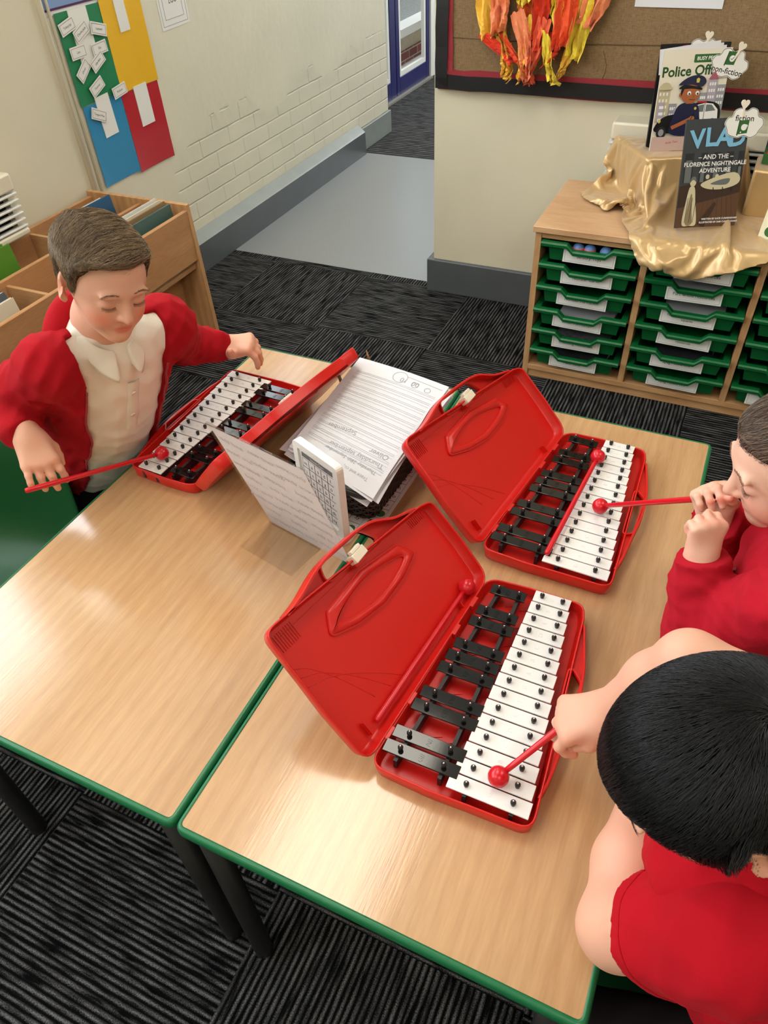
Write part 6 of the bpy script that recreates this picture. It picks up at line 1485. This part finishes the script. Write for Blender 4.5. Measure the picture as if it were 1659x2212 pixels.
    legs(e, hip + Lx * .07, hip - Lx * .07, A_((.60, .03, .47)), A_((.60, .20, .47)), (.60, .02, 0), (.60, .21, 0), (-1, 0, 0))

def boy_profile():
    e = empty('person', (.84, .64, 0), 'boy in a crimson zipped sweatshirt, seen in profile at the right edge', 'person', 'boys playing the glockenspiels')
    az, pt = R(195), R(19); Fw = A_((math.cos(az) * math.cos(pt), math.sin(az) * math.cos(pt), -math.sin(pt))); Up = A_((math.cos(az) * math.sin(pt), math.sin(az) * math.sin(pt), math.cos(pt)))
    HM = (A_((.688, .692, .958)), frame_fu(Fw, Up), 1.02)
    sL, sR = A_((.705, .545, .800)), A_((.745, .790, .820)); O = (sL + sR) / 2; hip = A_((.84, .65, .46)); U = nrm(O - hip); Lx = nrm(sL - sR); Fd = nrm(np.cross(Lx, U)); TB = frame_fu(Fd, U)
    eL, wL = A_((.632, .570, .668)), A_((.595, .606, .812)); eR, wR = A_((.665, .785, .680)), A_((.605, .712, .797))
    Fh = Field(); head_prims(Fh, HM); B_ = Field(); B_.ops = list(Fh.ops); nb = HM[0] + HM[1] @ (A_((0, -.032, -.115)) * HM[2])
    B_.add(rcone(nb, O, .044, .052), .02); torso_prims(B_, O - U * .01, TB, 1.0, -.012); B_.add(rcone(sR - U * .02, sL - U * .02, .034, .034), .03)
    for s, el, w in ((sL, eL, wL), (sR, eR, wR)): B_.add(rcone(s, el, .040, .034), .02); B_.add(rcone(el, w, .034, .024), .01)
    h1 = hand(B_, wL, (-.05, .12, .80), (.40, -.60, .45), 1, ((1.25, 1.2, .7), (1.35, 1.2, .7), (1.4, 1.2, .7), (1.45, 1.2, .7)), .02, ((-.45, .85, -.35), (.35, .75, -.55)), .80, .024)
    h2 = hand(B_, wR, (-.25, .05, .62), (-.42, .72, .30), -1, ((1.0, 1.15, .6), (1.1, 1.15, .6), (1.15, 1.15, .6), (1.2, 1.15, .6)), .03, ((-.4, .75, -.6), (.2, .8, -.6)), .86, .024)
    mesh_from(B_, .0025, 'body', M['skin'], e, 1, color=skin_color(SKIN2, Fh, HM, .55, (h1, h2)))
    head_lines(Fh, HM, SKIN2, M['brow'], e)
    def th(q): return .0045 + .0055 * np.clip((q[:, 2] - .02) / .05, 0, 1)
    hz = [.052, .050, .044, .020, -.020, -.022, .018, .016, -.015, -.055, -.072, -.075]
    V, Q, C = hair_cap(Fh, HM, th, hz); n0 = len(V); np_mesh('hair', V, Q, M['hair_base'], e, np.tile(A_(srgb(78, 62, 52)), (n0, 1)))
    rg = np.random.default_rng(13); V = V[hairline((V - HM[0]) @ HM[1] / HM[2], hz) > .004]; roots = V[rg.integers(0, len(V), 4200)]
    def comb(q): s = np.clip((q[:, 2] - .03) / .04, 0, 1)[:, None]; return s * A_((-.1, .8, 0)) + (1 - s) * A_((0, .25, -1.0))
    ln = rg.uniform(.012, .024, len(roots)); P = grow(C, HM, roots, comb, ln, 5, .002, jitter=.3, seed=8); strand_mesh('hair_strands', P, rg.uniform(.00035, .0006, len(P)), M['hair'], e, hair_colors(len(P), srgb(66, 52, 42), srgb(158, 136, 118), 9, 1.2))
    S = Field(); torso_prims(S, O, TB, 1.0, .016); S.add(rcone(sR - U * .006, sL - U * .006, .058, .058), .035); S.add(rcone(nb - U * .035, O, .05, .066), .03); S.post = [folds(.0100, 34, 51)]
    mesh_from(S, .004, 'sweatshirt', M['sweat'], e, 2)
    for s, el, w, sd in ((sL, eL, wL, 52), (sR, eR, wR, 53)):
        Z = Field(); ax = nrm(w - el); Z.add(rcone(s, el, .064, .056), .02); Z.add(rcone(el, w - ax * .045, .056, .046), .02); Z.add(rcone(w - ax * .034, w - ax * .006, .0385, .0400), .010); Z.post = [folds(.0080, 40, sd), clip_plane(w - ax * .002, ax)]
        mesh_from(Z, .0036, 'sleeve', M['sweat'], e, 2)
    # zip and collar line of the unzipped front
    path = [surf_hit(S, O + TB @ A_((.062 + .008 * math.sin(z * 30), .25, z)), -TB[:, 1]) for z in np.linspace(.0, -.26, 22)]; ribbon(path, .0034, M['zip'], 'zip', e)
    ring_ = []
    for t in np.linspace(-.86, .86, 25):
        a = t * PI; ring_.append(nb * .55 + O * .45 + U * (.006 - .035 * max(0, -math.cos(a))) + (TB[:, 0] * math.sin(a) - TB[:, 1] * math.cos(a)) * .072)
    b = MB(); b.tube([tuple(p) for p in ring_], .011, M['sweat'], 10); b.build('collar', e, loc=-Vector(e.location))
    legs(e, hip + Lx * .07, hip - Lx * .07, A_((.62, .56, .47)), A_((.62, .74, .47)), (.62, .55, 0), (.62, .75, 0), (-1, 0, 0))
for _f in (boy_polo, boy_tee, boy_profile): _f()
# ------------------------------------------------------------------ daylight
w = bpy.data.worlds.new('World'); SC.world = w; w.use_nodes = True; bg = w.node_tree.nodes['Background']
bg.inputs['Color'].default_value = (.86, .93, 1.0, 1); bg.inputs['Strength'].default_value = 20.0
def portal(name, loc, rot, sx, sy):
    l = bpy.data.lights.new(name, 'AREA'); l.shape = 'RECTANGLE'; l.size = sx; l.size_y = sy; l.cycles.is_portal = True
    o = bpy.data.objects.new(name, l); COL.objects.link(o); o.location = loc; o.rotation_euler = rot
for y0, y1 in wins: portal('window_portal', (XL - .16, (y0 + y1) / 2, (WZ0 + WZ1) / 2), (0, -PI / 2, 0), WZ1 - WZ0, y1 - y0)
portal('window_portal', (0, 7.95, 1.7), (-PI / 2, 0, 0), 3.2, 1.6)
portal('door_portal', (XD - .1, 5.78, 1.07), (0, -PI / 2, 0), 2.1, 1.5)
# ------------------------------------------------------------------ camera
cam = bpy.data.cameras.new('Camera'); co = bpy.data.objects.new('Camera', cam); COL.objects.link(co)
RW = ((0.90790146, 0.41695779, -0.04314108), (0.25726849, -0.63550778, -0.72797169), (-0.33094995, 0.64982772, -0.68424854))
m = Matrix((RW[0], [-v for v in RW[1]], [-v for v in RW[2]])).transposed().to_4x4(); m.translation = (0.50774, -0.27019, 1.63288)
co.matrix_world = m; cam.sensor_fit = 'HORIZONTAL'; cam.sensor_width = 36; cam.lens = 1575.414 / 1659 * 36; cam.clip_start = .02
SC.camera = co
SC.view_settings.view_transform = 'Standard'; SC.view_settings.look = 'None'; SC.view_settings.gamma = 1; SC.view_settings.use_curve_mapping = False
SC.view_settings.exposure = -1.2
cy = SC.cycles; cy.use_adaptive_sampling = True; cy.adaptive_threshold = .03; cy.adaptive_min_samples = 16; cy.max_bounces = 6; cy.diffuse_bounces = 3; cy.glossy_bounces = 3; cy.transmission_bounces = 3; cy.transparent_max_bounces = 8; cy.caustics_reflective = cy.caustics_refractive = False
